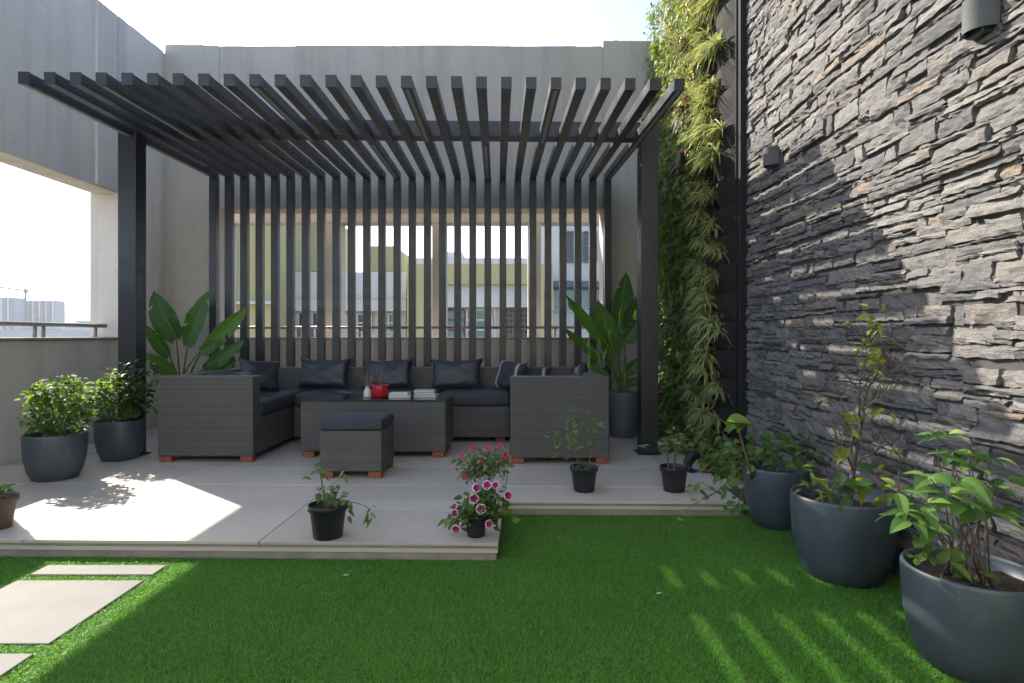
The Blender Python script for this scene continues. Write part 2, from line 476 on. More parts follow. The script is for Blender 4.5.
# ------------------------------------------------------------------ stone wall of stacked ledge stones
def stonemat():
    m = NT("stacked ledge stone")
    c = m.ramp(m.attr(), [(0, (.098, .098, .103)), (.25, (.138, .135, .134)), (.5, (.170, .164, .158)), (.76, (.215, .205, .194)),
                          (.93, (.175, .158, .140)), (.97, (.225, .185, .150)), (.985, (.245, .195, .152)), (1, (.112, .116, .128))])
    lay = m.ramp(m.noise(9, 6, .7, stretch=(1, 1, 5)), [(.25, (.55, .55, .57)), (.5, (.9, .9, .9)), (.75, (1.15, 1.12, 1.08))])
    c = m.mix(.75, c, lay, 'MULTIPLY')
    c = m.mix(.5, c, m.ramp(m.noise(70, 4, .7), [(.3, (.6, .6, .62)), (.65, (1.1, 1.1, 1.1))]), 'MULTIPLY')
    m.col(c); m.set(Roughness=.82, Specular_IOR_Level=.35)
    h = m.math('ADD', m.math('MULTIPLY', m.noise(22, 6, .7, stretch=(1, 1, 3)), 1.0), m.math('MULTIPLY', m.noise(120, 4, .7), .3))
    m.bump(h, .9, .016)
    return m.m
M['stone'] = stonemat()
sw = thing("stone_wall", "tall dark wall clad in rough stacked ledge stone on the right", "wall", (XR, 2, 0))
wpart("backing", plain("dark mortar", (.05, .049, .048), .95), [(XR + .012, XR + .3, -.6, 7.3, -.02, 6.2)], sw)
st = MB()
Y0, Y1, Z1 = .75, 4.89, 5.35
r2 = np.random.default_rng(11)
def stone(ya, yb, za, zb):
    L, H = yb - ya, zb - za
    if L < .012 or H < .006: return
    nx = max(3, int(L / .030) + 2); nz = max(3, int(H / .022) + 2)
    d = .004 + .017 * r2.random() ** 1.3
    uu = np.linspace(0, 1, nx); vv = np.linspace(0, 1, nz)
    yy, zz = np.meshgrid(ya + uu * L, za + vv * H, indexing='ij')
    tilt = r2.normal(0, .005) ; tilt2 = r2.normal(0, .003)
    ph = r2.random(4) * 6.28
    dep = d + tilt * (uu[:, None] - .5) * 2 + tilt2 * (vv[None] - .5) * 2
    dep = dep + .0035 * np.sin(uu[:, None] * L * 40 + ph[0]) * np.sin(vv[None] * 5 + ph[1]) + r2.normal(0, .0022, (nx, nz))
    stp = r2.random()
    if stp < .4: dep = dep - (.004 + .006 * r2.random()) * (vv[None] > r2.uniform(.35, .75)) * (uu[:, None] > r2.uniform(0, .4))
    edge = np.minimum.reduce([np.broadcast_to(uu[:, None], (nx, nz)), np.broadcast_to(1 - uu[:, None], (nx, nz)), np.broadcast_to(vv[None], (nx, nz)), np.broadcast_to(1 - vv[None], (nx, nz))])
    dep = np.where(edge == 0, dep - .0025 - .002 * r2.random((nx, nz)), dep)
    jag = .0022
    sl = r2.normal(0, .012)
    zz = zz + (uu[:, None] - .5) * L * r2.normal(0, .014)
    zz = zz + np.where((vv[None] == 0) | (vv[None] == 1), r2.normal(0, jag, (nx, 1)) , 0) * np.ones((nx, nz))
    yy = yy + np.where((uu[:, None] == 0) | (uu[:, None] == 1), r2.normal(0, jag, (1, nz)) + (vv[None] - .5) * sl, 0) * np.ones((nx, nz))
    V = np.stack([-dep, yy, zz], -1).reshape(-1, 3)
    I = np.arange(nx * nz).reshape(nx, nz)
    Q = np.stack([I[:-1, :-1], I[:-1, 1:], I[1:, 1:], I[1:, :-1]], -1).reshape(-1, 4)
    per = np.concatenate([I[:, 0], I[-1, 1:], I[-2::-1, -1], I[0, -2:0:-1]])
    n0 = len(V); B = V[per].copy(); B[:, 0] = .035
    k = np.arange(len(per)); k2 = (k + 1) % len(per)
    Qs = np.stack([per[k], per[k2], n0 + k2, n0 + k], -1)
    st.add(np.vstack([V, B]), np.vstack([Q, Qs]), a=r2.random())
z = -.02
while z < Z1:
    RH = r2.uniform(.066, .112)
    y = Y0 - r2.random() * .4
    while y < Y1:
        BL = r2.uniform(.20, .46)
        if y + BL > Y1 - .1: BL = Y1 - y
        oz = r2.normal(0, .013)
        ns = r2.choice([1, 2, 3, 4], p=[.10, .42, .36, .12])
        cuts = np.sort(r2.uniform(.16, .84, ns - 1)) if ns > 1 else np.array([])
        zc = np.concatenate([[0], cuts, [1]])
        for a0, a1 in zip(zc[:-1], zc[1:]):
            if (a1 - a0) * RH < .014: continue
            k = r2.choice([1, 2, 3], p=[.45, .42, .13])
            yc_ = np.concatenate([[0], np.sort(r2.uniform(.15, .85, k - 1)), [1]])
            e0 = r2.normal(0, .012)
            for b0, b1 in zip(yc_[:-1], yc_[1:]):
                stone(y + b0 * BL + .0015 + e0 * (b0 > 0), y + b1 * BL - .0015 + e0 * (b1 < 1), z + oz + a0 * RH + .0012, z + oz + a1 * RH - .0012)
        y += BL
    z += RH
o = st.build("stone_cladding", M['stone'], sw); o.matrix_parent_inverse = Matrix.Translation(-Vector(sw.location)); o.location = (XR, 0, 0)

# wall lamps: a half round shade with a box behind it
def wall_lamp(label, y, zc):
    t = thing("wall_lamp", label, "wall lamp", (XR - .012, y, zc), 0, "outdoor lamps on the stone wall")
    b = MB(); n = 40
    an = np.linspace(math.pi / 2, 3 * math.pi / 2, n)
    ring = np.stack([np.cos(an) * .085, np.sin(an) * .066], -1); inner = ring * .93
    for (rr, z0, z1) in ((ring, -.065, .065),):
        V = np.array([(p[0], p[1], z0) for p in ring] + [(p[0], p[1], z1) for p in ring] + [(p[0], p[1], z0) for p in inner] + [(p[0], p[1], z1) for p in inner])
        Q = []
        for i in range(n - 1):
            Q += [(i, i + 1, n + i + 1, n + i), (2 * n + i + 1, 2 * n + i, 3 * n + i, 3 * n + i + 1), (i + 1, i, 2 * n + i, 2 * n + i + 1), (n + i, n + i + 1, 3 * n + i + 1, 3 * n + i)]
        b.add(V, Q)
    b.build("lamp_shade", plain("grey lamp metal", (.085, .087, .092), .75, .15, 9, Specular_IOR_Level=.2), t, smooth=False)
    b = MB(); b.box(-.05, .0, -.042, .042, -.078, .058); b.build("lamp_body", M['pergola'], t, bevel=.004)
    b = MB(); b.box(.0, .03, -.055, .055, -.06, .06); b.build("wall_plate", M['pergola'], t)
wall_lamp("half round grey wall lamp high on the stone wall at the photo's top right corner", 2.36, 2.475)
wall_lamp("small grey wall lamp on the stone wall beside the green plants, above the pergola's shadow", 4.25, 2.48)

# ------------------------------------------------------------------ the city past the parapets
def wmat(name, c, var=.08):
    m = NT(name)
    k = m.ramp(m.noise(.25, 5), [(.3, sc(c, 1 - var)), (.7, sc(c, 1 + var))])
    k = m.mix(.25, k, m.ramp(m.noise(1.2, 5, .6, stretch=(1, 1, .1)), [(.45, (1, 1, 1)), (.75, (.7, .7, .68))]), 'MULTIPLY')
    m.col(k); m.set(Roughness=.9)
    return m.m
M['yellow'] = wmat("yellow green paint", (.39, .35, .165))
M['white'] = wmat("white paint", (.50, .495, .48))
M['paleb'] = wmat("pale beige paint", (.50, .46, .40))
M['glass'] = plain("teal window glass", (.10, .20, .20), .08, .3, .5)
M['darkglass'] = plain("dark window glass", (.03, .033, .035), .1, .3, .5)
M['maroon'] = plain("maroon window frame", (.10, .035, .03), .5)
M['grille'] = plain("grey window grille", (.10, .10, .10), .6)
def bpart(par, name, mat, px0, px1, py0, py1, Y, depth=6, zb=None, rel=0):
    z0 = Z(py1, Y) if zb is None else zb
    b = MB(); b.box(X(px0, Y), X(px1, Y), Y - rel, Y + depth, z0, Z(py0, Y))
    o = b.build(name, mat, par); o.matrix_parent_inverse = Matrix.Translation(-Vector(par.location))
    return o
def bwin(par, px0, px1, py0, py1, Y, frame, pane, nx=2, nz=2, rel=.05):
    x0, x1, z0, z1 = X(px0, Y), X(px1, Y), Z(py1, Y), Z(py0, Y); t = .07
    b = MB()
    for i in range(nx + 1):
        q = x0 + (x1 - x0) * i / nx; b.box(q - t / 2, q + t / 2, Y - rel - .06, Y - rel + .04, z0, z1)
    for i in range(nz + 1):
        q = z0 + (z1 - z0) * i / nz; b.box(x0 + t * .5, x1 - t * .5, Y - rel - .05, Y - rel + .03, q - t / 2, q + t / 2)
    f = b.build("window", frame, par); f.matrix_parent_inverse = Matrix.Translation(-Vector(par.location))
    b = MB(); b.box(x0, x1, Y - rel + .032, Y - rel + .045, z0, z1)
    b.build("pane", pane, f)
b1 = thing("apartment_building", "yellow green apartment block seen behind the left slats", "building", (X(240, 24), 24, -30))
bpart(b1, "wall", M['yellow'], 200, 274, 190, 0, 24, 8, -30)
bpart(b1, "pilaster", M['white'], 226, 236, 192, 0, 23.9, .3, -30)
bpart(b1, "ledge", M['white'], 232, 276, 301, 304, 23.7, .29)
b2 = thing("apartment_building", "white parapet building with yellow rooftop rooms behind the middle slats", "building", (X(337, 26), 26, -30))
bpart(b2, "wall", M['white'], 269, 406, 272, 311, 26, 9)
bpart(b2, "string_course", M['paleb'], 268, 407, 296, 298, 25.9, .4)
bpart(b2, "lower_wall", M['paleb'], 269, 406, 311.5, 0, 26.6, 8, -30)
bpart(b2, "rooftop_room", M['yellow'], 284, 291, 246, 271.6, 28, 4)
bpart(b2, "rooftop_room", M['white'], 295, 304, 214, 271.5, 27, 4)
bpart(b2, "rooftop_room", M['yellow'], 303.5, 324, 214, 271.4, 27.5, 4)
bpart(b2, "rooftop_room", M['yellow'], 371, 395, 246, 271.6, 28, 4)
for a0, a1 in ((283, 297), (299, 311), (313, 325)): bwin(b2, a0, a1, 312.5, 326, 26.5, M['paleb'], M['darkglass'], 2, 1)
for a0 in (270, 283, 296, 309, 322): bwin(b2, a0, a0 + 12, 326.5, 338, 26.2, M['white'], M['grille'], 2, 1, 0)
b3 = thing("apartment_building", "yellow framed building with recessed white balcony band behind the right slats", "building", (X(480, 24), 24, -30))
bpart(b3, "wall", M['paleb'], 424, 536, 307, 0, 25.2, 7, -30)
bpart(b3, "frame", M['yellow'], 407, 553, 264, 284, 24, 8)
bpart(b3, "frame", M['yellow'], 407, 424, 284.1, 0, 24, 8, -30)
bpart(b3, "frame", M['yellow'], 536, 553, 284.1, 0, 24, 8, -30)
bpart(b3, "balcony_band", M['white'], 424.2, 535.8, 284.5, 307, 24.5, .8)
bpart(b3, "drain_pipe", M['white'], 494, 496, 307.5, 0, 25.15, .1, -30, .1)
bpart(b3, "air_conditioner", M['paleb'], 488.5, 493, 318, 324, 25, .5, None, .1)
bpart(b2, "air_conditioner", M['paleb'], 340, 347, 314, 320, 26.3, .5)
bpart(b2, "drain_pipe", M['white'], 352, 353.5, 311.6, 0, 26.5, .1, -30)
bpart(b1, "drain_pipe", M['paleb'], 256, 257.5, 205, 0, 23.9, .1, -30)
bwin(b2, 358, 372, 314, 332, 26.55, M['white'], M['darkglass'], 2, 2); bwin(b2, 382, 396, 314, 332, 26.55, M['white'], M['glass'], 2, 2)
bwin(b3, 447, 465, 310, 340, 25.2, M['maroon'], M['glass'], 2, 3); bwin(b3, 467, 485, 310, 340, 25.2, M['white'], M['glass'], 2, 3)
bwin(b3, 505, 528, 307.5, 340, 25.2, M['grille'], M['darkglass'], 6, 6)
b4 = thing("apartment_building", "pale building with teal balcony glass behind the far right slats", "building", (X(590, 30), 30, -30))
bpart(b4, "wall", M['white'], 540, 660, 190, 281, 30, 9)
bpart(b4, "balcony_slab", M['grille'], 541, 655, 281.3, 287, 29.2, 2)
bpart(b4, "lower_wall", M['white'], 542, 660, 287.3, 0, 30.4, 8, -30)
for a0 in (553.5, 566, 579, 592): bwin(b4, a0, a0 + 11.5, 288, 311, 30.3, M['white'], M['glass'], 1, 1)
bpart(b4, "drain_pipe", M['paleb'], 563, 564.5, 222, 280.8, 29.9, .1)
bwin(b4, 566, 578, 232, 262, 29.95, M['grille'], M['darkglass'], 2, 2); bwin(b4, 583, 596, 232, 262, 29.95, M['grille'], M['darkglass'], 2, 2)
b5 = thing("rooftop_building", "flat grey rooftop building far behind the slats below the sky", "building", (X(480, 150), 150, -30))
bpart(b5, "wall", M['paleb'], 405, 545, 258, 0, 150, 30, -30); bpart(b5, "penthouse", M['white'], 440, 462, 252, 257.9, 155, 15)
# far left, past the parapet
M['tower'] = wmat('tower concrete', (.20, .205, .21))
def tower(label, a0, a1, top, Y, cols_):
    t = thing("tower_block", label, "building", (X((a0 + a1) / 2, Y), Y, -30), 0, "hazy tower blocks on the horizon")
    bpart(t, "wall", wmat("tower concrete", (.26, .265, .27)), a0, a1, top, 0, Y, 10, -30)
    n = int((a1 - a0) / 3.2)
    for i in range(n):
        q = a0 + (a1 - a0) * (i + .5) / n
        bpart(t, "balcony_stack", M['paleb'] if i % 2 else M['tower'], q - .8, q + .8, top + 1.5, 0, Y, .9, -30, .9)
tower("hazy grey tower block on the horizon at the photo's left edge", -30, 14, 297.5, 420, 0)
tower("long hazy grey tower block on the horizon right of the other one", 15.5, 55, 300.5, 440, 0)
cr = thing("tower_crane", "thin tower crane rising over the hazy tower blocks", "crane", (X(25.5, 430), 430, -30))
def cpart(name, pts, r):
    b = MB(); b.tube(pts, r, 5); o = b.build(name, M['grille'], cr); o.matrix_parent_inverse = Matrix.Translation(-Vector(cr.location))
cpart("mast", [W(25.5, 420, 430), W(25.5, 288.5, 430)], .9)
cpart("jib", [W(31, 291, 430), W(-40, 282.5, 430)], .8)
cpart("cabin", [W(24.5, 292, 430), W(27, 292, 430)], 1.1)
lw = thing("rooftop_building", "low pale flat roofed building just above the left parapet", "building", (X(40, 60), 60, -30))
bpart(lw, "wall", M['white'], -20, 62, 330, 0, 60, 12, -30); bpart(lw, "roof_room", M['paleb'], 15, 36, 325.5, 329.9, 62, 4)
lw = thing("rooftop_building", "long low hazy roof right of the tower blocks beside the opening's jamb", "building", (X(100, 220), 220, -30))
bpart(lw, "wall", M['white'], 62, 150, 322.5, 0, 220, 30, -30); bpart(lw, "roof_room", M['paleb'], 75, 84, 320.5, 322.4, 224, 8)
# hills and a far skyline close the horizon
hv, hq = [], []
nh = 90
for i in range(nh):
    q = -3600 + 7200 * i / (nh - 1)
    hh = 12 + 14 * math.sin(i * .37) + 8 * math.sin(i * 1.13 + 1) + 4 * math.sin(i * 2.9)
    hv += [(q, 3300, -31), (q, 3600, max(-5, hh)), (q, 4200, -31)]
for i in range(nh - 1):
    hq += [(i * 3, i * 3 + 3, i * 3 + 4, i * 3 + 1), (i * 3 + 1, i * 3 + 4, i * 3 + 5, i * 3 + 2)]
b = MB(); b.add(hv, hq); tag(b.build("hills", plain("hill scrub", (.10, .12, .07), .95, .3, .01), smooth=True), kind="structure")
# ------------------------------------------------------------------ pergola
pg = thing("pergola", "charcoal metal pergola of slats over the seating with a slatted screen behind", "pergola", (-1.137, 5.45, .1), R(1.4))
def ppart(name, boxes, mat=M['pergola'], par=pg, bevel=.004, rot=None, loc=None):
    b = MB()
    for q in boxes: b.box(*q)
    return b.build(name, mat, par, loc, bevel=bevel, rot=rot)
posts = []
for sx, ht in ((-2.335, 2.93), (2.405, 3.09)):
    p = ppart("post", [(-.08, .08, -.08, .08, .012, ht)], loc=(sx, 0, 0))
    b = MB(); b.box(-.11, .11, -.11, .11, 0, .011); b.build("base_plate", M['pergola'], p, bevel=.002)
ppart("beam", [(-2.41, 2.322, -.045, .10, 2.925, 3.07)])
LEN, yf, SL = 2.81, -1.263, .0285
zb = lambda y: 2.895 + SL * (y - 0)          # underside of the slats
slat_me = None; scr_me = None
tilt = math.atan(SL)
whole, front_, back_ = {0, 26}, {3, 9, 15, 21}, {6, 12, 18, 24}
for i in range(27):
    x = (i - 13) * .1776
    if i == 0:
        s0 = ppart("roof_slat", [(-.037, .037, .004, LEN, 0, .080)], rot=(tilt, 0, 0), loc=(x, yf, zb(yf))); o = s0
        c0 = ppart("screen_slat", [(-.041, .041, -.08, 0, .002, zb(yf + LEN) - .003)], loc=(x, yf + LEN - .004, 0))
    else:
        o = s0.copy(); COL.objects.link(o); o.location = (x, yf, zb(yf))
        c = c0.copy(); COL.objects.link(c); c.location = (x, yf + LEN - .004, 0)
    b = MB(); b.box(-.039, .039, -.006, .0035, -.003, .083)
    if i == 0: e0 = b.build("end_cap", M['pergola'], s0, bevel=.002)
    else: e = e0.copy(); COL.objects.link(e); e.parent = o
    rng_ = (.01, LEN - .1) if i in whole else (.03, 1.28) if i in front_ else (1.40, LEN - .1) if i in back_ else None
    if rng_:
        b = MB(); b.box(-.013, .013, rng_[0], rng_[1], -.007, .001)
        b.build("led_channel", M['groove'], o)

# ------------------------------------------------------------------ wicker furniture
def wick(name, box, par, bevel=.012, mat=None):
    b = MB(); b.box(*box); return b.build(name, mat or M['wicker'], par, bevel=bevel)
def cushion_mb(x0, x1, y0, y1, z0, z1, r=.035, puff=.012, nx=14, ny=10):
    """box cushion with rounded edges and a crowned top"""
    b = MB()
    def face(fn, a, c):
        U, V = np.meshgrid(np.linspace(0, 1, a), np.linspace(0, 1, c), indexing='ij')
        P = fn(U, V).reshape(-1, 3); I = np.arange(a * c).reshape(a, c)
        b.add(P, np.stack([I[:-1, :-1], I[1:, :-1], I[1:, 1:], I[:-1, 1:]], -1).reshape(-1, 4))
    cx, cy, cz = (x0 + x1) / 2, (y0 + y1) / 2, (z0 + z1) / 2
    hx, hy, hz = (x1 - x0) / 2, (y1 - y0) / 2, (z1 - z0) / 2
    def sq(u, v, w):
        p = np.stack([u * hx, v * hy, w * hz], -1)
        inner = np.stack([np.clip(p[..., 0], -hx + r, hx - r), np.clip(p[..., 1], -hy + r, hy - r), np.clip(p[..., 2], -hz + r, hz - r)], -1)
        d = p - inner; n = np.linalg.norm(d, axis=-1, keepdims=True)
        p = np.where(n > 1e-9, inner + d / np.maximum(n, 1e-9) * r, p)
        p[..., 2] += puff * np.sign(w) * (np.abs(w) > .99) * (1 - u ** 4) * (1 - v ** 4)
        p[..., 1] += .006 * np.sin(u * 9) * (np.abs(v) > .99)
        return p + np.array([cx, cy, cz])
    g = lambda k: np.unique(np.concatenate([np.linspace(-1, 1, k), [-.995, .995, -.97, .97, -.93, .93]]))
    gx, gy, gz = g(nx), g(ny), np.array([-1, -.8, -.5, -.2, .2, .5, .8, 1.])
    for w in (-1, 1):
        f = lambda U, V: sq(*np.meshgrid(gx, gy, indexing='ij'), np.full((len(gx), len(gy)), float(w)))
        P = f(0, 0).reshape(-1, 3); I = np.arange(len(P)).reshape(len(gx), len(gy))
        Q = np.stack([I[:-1, :-1], I[1:, :-1], I[1:, 1:], I[:-1, 1:]], -1).reshape(-1, 4)
        b.add(P, Q if w > 0 else Q[:, ::-1])
    for ax in (0, 1):
        for w in (-1, 1):
            ga = gy if ax == 0 else gx
            A, Bz = np.meshgrid(ga, gz, indexing='ij'); Wc = np.full(A.shape, float(w))
            P = (sq(Wc, A, Bz) if ax == 0 else sq(A, Wc, Bz)).reshape(-1, 3); I = np.arange(len(P)).reshape(A.shape)
            Q = np.stack([I[:-1, :-1], I[1:, :-1], I[1:, 1:], I[:-1, 1:]], -1).reshape(-1, 4)
            b.add(P, Q if (w > 0) == (ax == 0) else Q[:, ::-1])
    return b
def feet(par, spots, s=.052, h=.05):
    for x, y in spots:
        b = MB(); b.prism([(x - s, y - s * .7), (x + s, y - s * .7), (x + s, y + s * .7), (x - s, y + s * .7)], 0, h)
        b.build("foot", M['wood'], par, bevel=.004)
def piping(par, x0, x1, y0, y1, z):
    b = MB(); r = .03
    b.tube([(x0 + r, y0, z), (x1 - r, y0, z), (x1, y0 + r, z), (x1, y1 - r, z), (x1 - r, y1, z), (x0 + r, y1, z), (x0, y1 - r, z), (x0, y0 + r, z), (x0 + r, y0, z)], .0045, 6)
    b.build("piping", M['cushion'], par, smooth=True)
FY = -R(1.0)
# the two end sofas and the middle one; origin at the base centre on the patio
def end_sofa(label, x0, x1, y0, y1, left):
    cx, cy = (x0 + x1) / 2, (y0 + y1) / 2
    t = thing("wicker_sofa", label, "sofa", (cx, cy, .1), 0, "modules of the grey wicker sofa set")
    hx, hy = (x1 - x0) / 2, (y1 - y0) / 2
    wick("armrest", (-hx, hx, -hy, -hy + .15, .05, .745), t)
    s = 1 if left else -1            # side the seat opens to
    bx0, bx1 = (-hx, -hx + .15) if left else (hx - .15, hx)
    wick("backrest", (bx0, bx1, -hy + .153, hy, .05, .74), t)
    wick("backrest", ((-hx + .153, hx) if left else (-hx, hx - .153)) + (hy - .15, hy, .05, .739), t)
    sx = (-hx + .153, hx - .005) if left else (-hx + .005, hx - .153)
    wick("seat_base", sx + (-hy + .153, hy - .153, .055, .37), t)
    cshn = cushion_mb(sx[0] + .005, sx[1] + (.012 if left else -.005), -hy + .16, hy - .16, .373, .505).build("seat_cushion", M['cushion'], t, smooth=True)
    feet(t, [(-hx + .062, -hy + .045), (hx - .062, -hy + .045), (-hx + .062, hy - .05), (hx - .062, hy - .05)])
    return t
end_sofa("grey wicker sofa module on the left with navy seat cushion, arm panel facing the lawn", -3.06, -2.235, 5.09, 6.76, True)
end_sofa("grey wicker sofa module on the right whose woven arm panel hides its seat", -.015, .83, 5.02, 6.76, False)
t = thing("wicker_sofa", "grey wicker middle sofa module against the slats with slate seat cushions", "sofa", (-1.12, 6.38, .1), 0, "modules of the grey wicker sofa set")
wick("backrest", (-1.108, 1.098, .23, .38, .05, .738), t)
wick("seat_base", (-1.108, 1.098, -.36, .227, .055, .37), t)
for a0, a1 in ((-1.10, -.372), (-.368, .362), (.366, 1.094)):
    cushion_mb(a0, a1, -.375, .222, .373, .50).build("seat_cushion", M['cushion'], t, smooth=True)
feet(t, [(-1.0, -.25), (1.0, -.25), (-1.0, .3), (1.0, .3)])

# coffee table
t = thing("coffee_table", "low grey wicker coffee table with a dark glass top", "table", (-1.245, 5.575, .1), FY)
wick("table_base", (-.655, .655, -.28, .28, .05, .505), t)
b = MB(); b.box(-.665, .665, -.29, .29, .508, .52)
gm = NT("dark table glass"); gm.col((.018, .042, .045)); gm.set(Roughness=.045, Specular_IOR_Level=.6)
b.build("glass_top", gm.m, t, bevel=.003)
feet(t, [(-.585, -.235), (.585, -.235), (-.585, .235), (.585, .235)])
# ottoman
t = thing("ottoman", "small square wicker ottoman with a slate cushion in front of the table", "ottoman", (-1.235, 4.745, .1), FY)
wick("base", (-.24, .24, -.225, .225, .05, .365), t)
cushion_mb(-.242, .242, -.227, .227, .369, .452, .022, .008).build("seat_cushion", M['cushion'], t, smooth=True)
feet(t, [(-.185, -.185), (.185, -.185), (-.185, .185), (.185, .185)], .05)

# pillows
def pillow_mesh(w, h, d, seed):
    r = np.random.default_rng(seed)
    n, m = 23, 17
    u, v = np.meshgrid(np.linspace(-1, 1, n), np.linspace(-1, 1, m), indexing='ij')
    pin = 1 - .15 * (1 - v ** 2) * np.abs(u) ** 4          # side seams pulled in
    pin2 = 1 - .17 * (1 - u ** 2) * np.abs(v) ** 4
    x = u * w / 2 * pin; z = v * h / 2 * pin2
    th = d / 2 * np.sqrt(np.clip((1 - u ** 4) * (1 - v ** 4), 0, 1)) ** .8
    wr = .008 * np.sin(u * 5 + r.random() * 6) * np.sin(v * 6 + r.random() * 6) * (1 - u ** 2) + .006 * np.sin((u + v) * 11 + r.random() * 6) * (u ** 2) * (1 - u ** 4)
    b = MB(); I = np.arange(n * m).reshape(n, m)
    Q = np.stack([I[:-1, :-1], I[1:, :-1], I[1:, 1:], I[:-1, 1:]], -1).reshape(-1, 4)
    b.add(np.stack([x, -th - wr * (th > .01), z + h / 2], -1).reshape(-1, 3), Q)
    b.add(np.stack([x, th, z + h / 2], -1).reshape(-1, 3), Q[:, ::-1])
    # welt along the seam
    e = np.concatenate([I[:, 0], I[-1, 1:], I[-2::-1, -1], I[0, -2::-1]])
    P = np.stack([x, np.zeros_like(x), z + h / 2], -1).reshape(-1, 3)[e]
    b.tube(P, .005, 5, cap=False)
    return b
def stripemat():
    m = NT("striped fabric"); tc = m.n("ShaderNodeTexCoord"); sp = m.n("ShaderNodeSeparateXYZ"); m.l(tc.outputs["Object"], sp.inputs[0])
    f = m.math('FRACT', m.math('MULTIPLY', sp.outputs[0], 4.0))
    m.col(m.ramp(f, [(0, (.03, .034, .044)), (.40, (.36, .36, .35)), (.52, (.03, .034, .044))], 'CONSTANT')); m.set(Roughness=.8)
    m.bump(m.noise(380, 3), .25, .0012)
    return m.m
M['stripe'] = stripemat()
PIL = [ # label, x, y, z(bottom), w, h, d, rot (lean back, yaw, roll), mat
 ("dark navy pillow lying nearly flat behind the left arm panel, leftmost of all pillows", -2.66, 5.44, .705, .44, .34, .12, (-1.25, R(20), .05), 'pillow'),
 ("navy pillow propped upright in the left module's far part, its corner above the arm panel", -2.58, 6.02, .607, .42, .36, .15, (-.25, R(40), .10), 'pillow'),
 ("navy pillow on the middle module nearest its left end, left of the red pot", -2.06, 6.44, .605, .58, .355, .16, (-.28, 0, .02), 'pillow'),
 ("navy pillow on the middle module directly behind the red pot and the reeds", -1.36, 6.44, .605, .58, .345, .16, (-.28, -.03, -.03), 'pillow'),
 ("navy pillow on the middle module right of the books on the table", -.60, 6.44, .605, .58, .345, .16, (-.28, .04, -.02), 'pillow'),
 ("navy and pale striped pillow turned sideways beside the right arm panel", -.06, 6.36, .607, .38, .33, .13, (-.30, R(-42), .1), 'stripe'),
 ("pale striped pillow just showing over the left part of the right arm panel", .22, 6.46, .575, .40, .29, .13, (-.25, R(-10), .05), 'stripe'),
 ("dark navy pillow whose tip shows over the right arm panel, rightmost of all pillows", .56, 5.86, .60, .34, .34, .13, (-.45, R(-80), .6), 'pillow'),
]
for i, (lab, x, y, z, w, h, d, (ln, yw, rl), mt) in enumerate(PIL):
    o = pillow_mesh(w, h, d, i).build("throw_pillow", M[mt], None, (x, y, z), smooth=True)
    o.rotation_euler = (Matrix.Rotation(yw, 3, 'Z') @ Matrix.Rotation(ln, 3, 'X') @ Matrix.Rotation(rl, 3, 'Y')).to_euler()
    tag(o, lab, "pillow", "throw pillows on the wicker sofas")

# things on the coffee table (top at z = .62)
TZ = .6215
t = thing("planter", "small glossy red pot with a dry little plant on the coffee table", "pot", (X(380, 5.52), 5.52, TZ))
b = MB(); b.lathe([(.0, 0), (.066, 0), (.076, .012), (.082, .105), (.079, .112), (.074, .108), (.072, .095), (.0, .093)], 36)
b.build("pot", plain("glossy red glaze", (.42, .012, .022), .22, .08), t, smooth=True)
b = MB(); b.lathe([(.0, .0985), (.071, .0965)], 24); b.build("soil", M['soil'], t)
b = MB()
for k in range(9):
    a = rng.random() * 6.28; e = np.array([math.cos(a) * .03, math.sin(a) * .03, .12 + rng.random() * .05]); p0 = np.array([math.cos(a) * .012, math.sin(a) * .012, .095])
    b.tube(bez(p0, p0 + (0, 0, .06), p0 + e * (.6, .6, .75), 5), .0022, 5)
    b.leaves([p0 + e * (.6, .6, .7)], [(e[0], e[1], .05)], [(0, 0, 1)], .04, .013, .2)
b.build("dry_stem", plain("dry stems", (.22, .12, .06), .8), t)
t = thing("reed_diffuser", "white ceramic diffuser bottle with thin reeds beside the red pot", "diffuser", (X(367.5, 5.47), 5.47, TZ))
b = MB(); b.lathe([(0, 0), (.034, 0), (.037, .01), (.034, .06), (.018, .085), (.016, .10), (.010, .10), (0, .08)], 24); b.build("bottle", plain("white ceramic", (.62, .60, .57), .3, .05), t, smooth=True)
for k, (dx, dy) in enumerate(((-.055, 0), (-.03, .02), (.0, -.02), (.03, .01), (.058, .0), (.04, -.02))):
    b = MB(); b.tube([(dx * .12, dy * .12, .05), (dx, dy, .215 - .01 * (k % 2))], .0022, 5); b.build("reed", plain("reed stick", (.34, .22, .13), .7), t)
def book(label, x, y, z, w, d, h, rz, c, edge=(.62, .60, .55)):
    t = thing("book", label, "book", (x, y, z), rz, "books stacked on the coffee table")
    b = MB(); b.box(-w / 2, w / 2, -d / 2, d / 2, 0, .003); b.box(-w / 2, w / 2, -d / 2, d / 2, h - .003, h); b.box(-w / 2, -w / 2 + .003, -d / 2, d / 2, .003, h - .003)
    b.build("cover", plain("book cover", c, .5, .1), t)
    b = MB(); b.box(-w / 2 + .003, w / 2 - .004, -d / 2 + .004, d / 2 - .004, .0032, h - .0032); b.build("pages", plain("paper", edge, .9, .06), t)
bx, by = X(400, 5.5), 5.52
book("pale green book at the bottom of the low stack next to the red pot", bx, by, TZ, .20, .15, .024, .1, (.40, .50, .44))
book("white book on top of the low stack next to the red pot", bx - .004, by, TZ + .0245, .175, .13, .017, -.05, (.60, .62, .58))
bx, by = X(425, 5.52), 5.55
book("pale grey book at the bottom of the taller stack by the table's right end", bx + .01, by, TZ, .215, .155, .02, -.06, (.42, .42, .41))
book("dark covered book in the middle of the taller stack by the table's right end", bx, by, TZ + .0205, .20, .15, .022, .06, (.05, .05, .055))
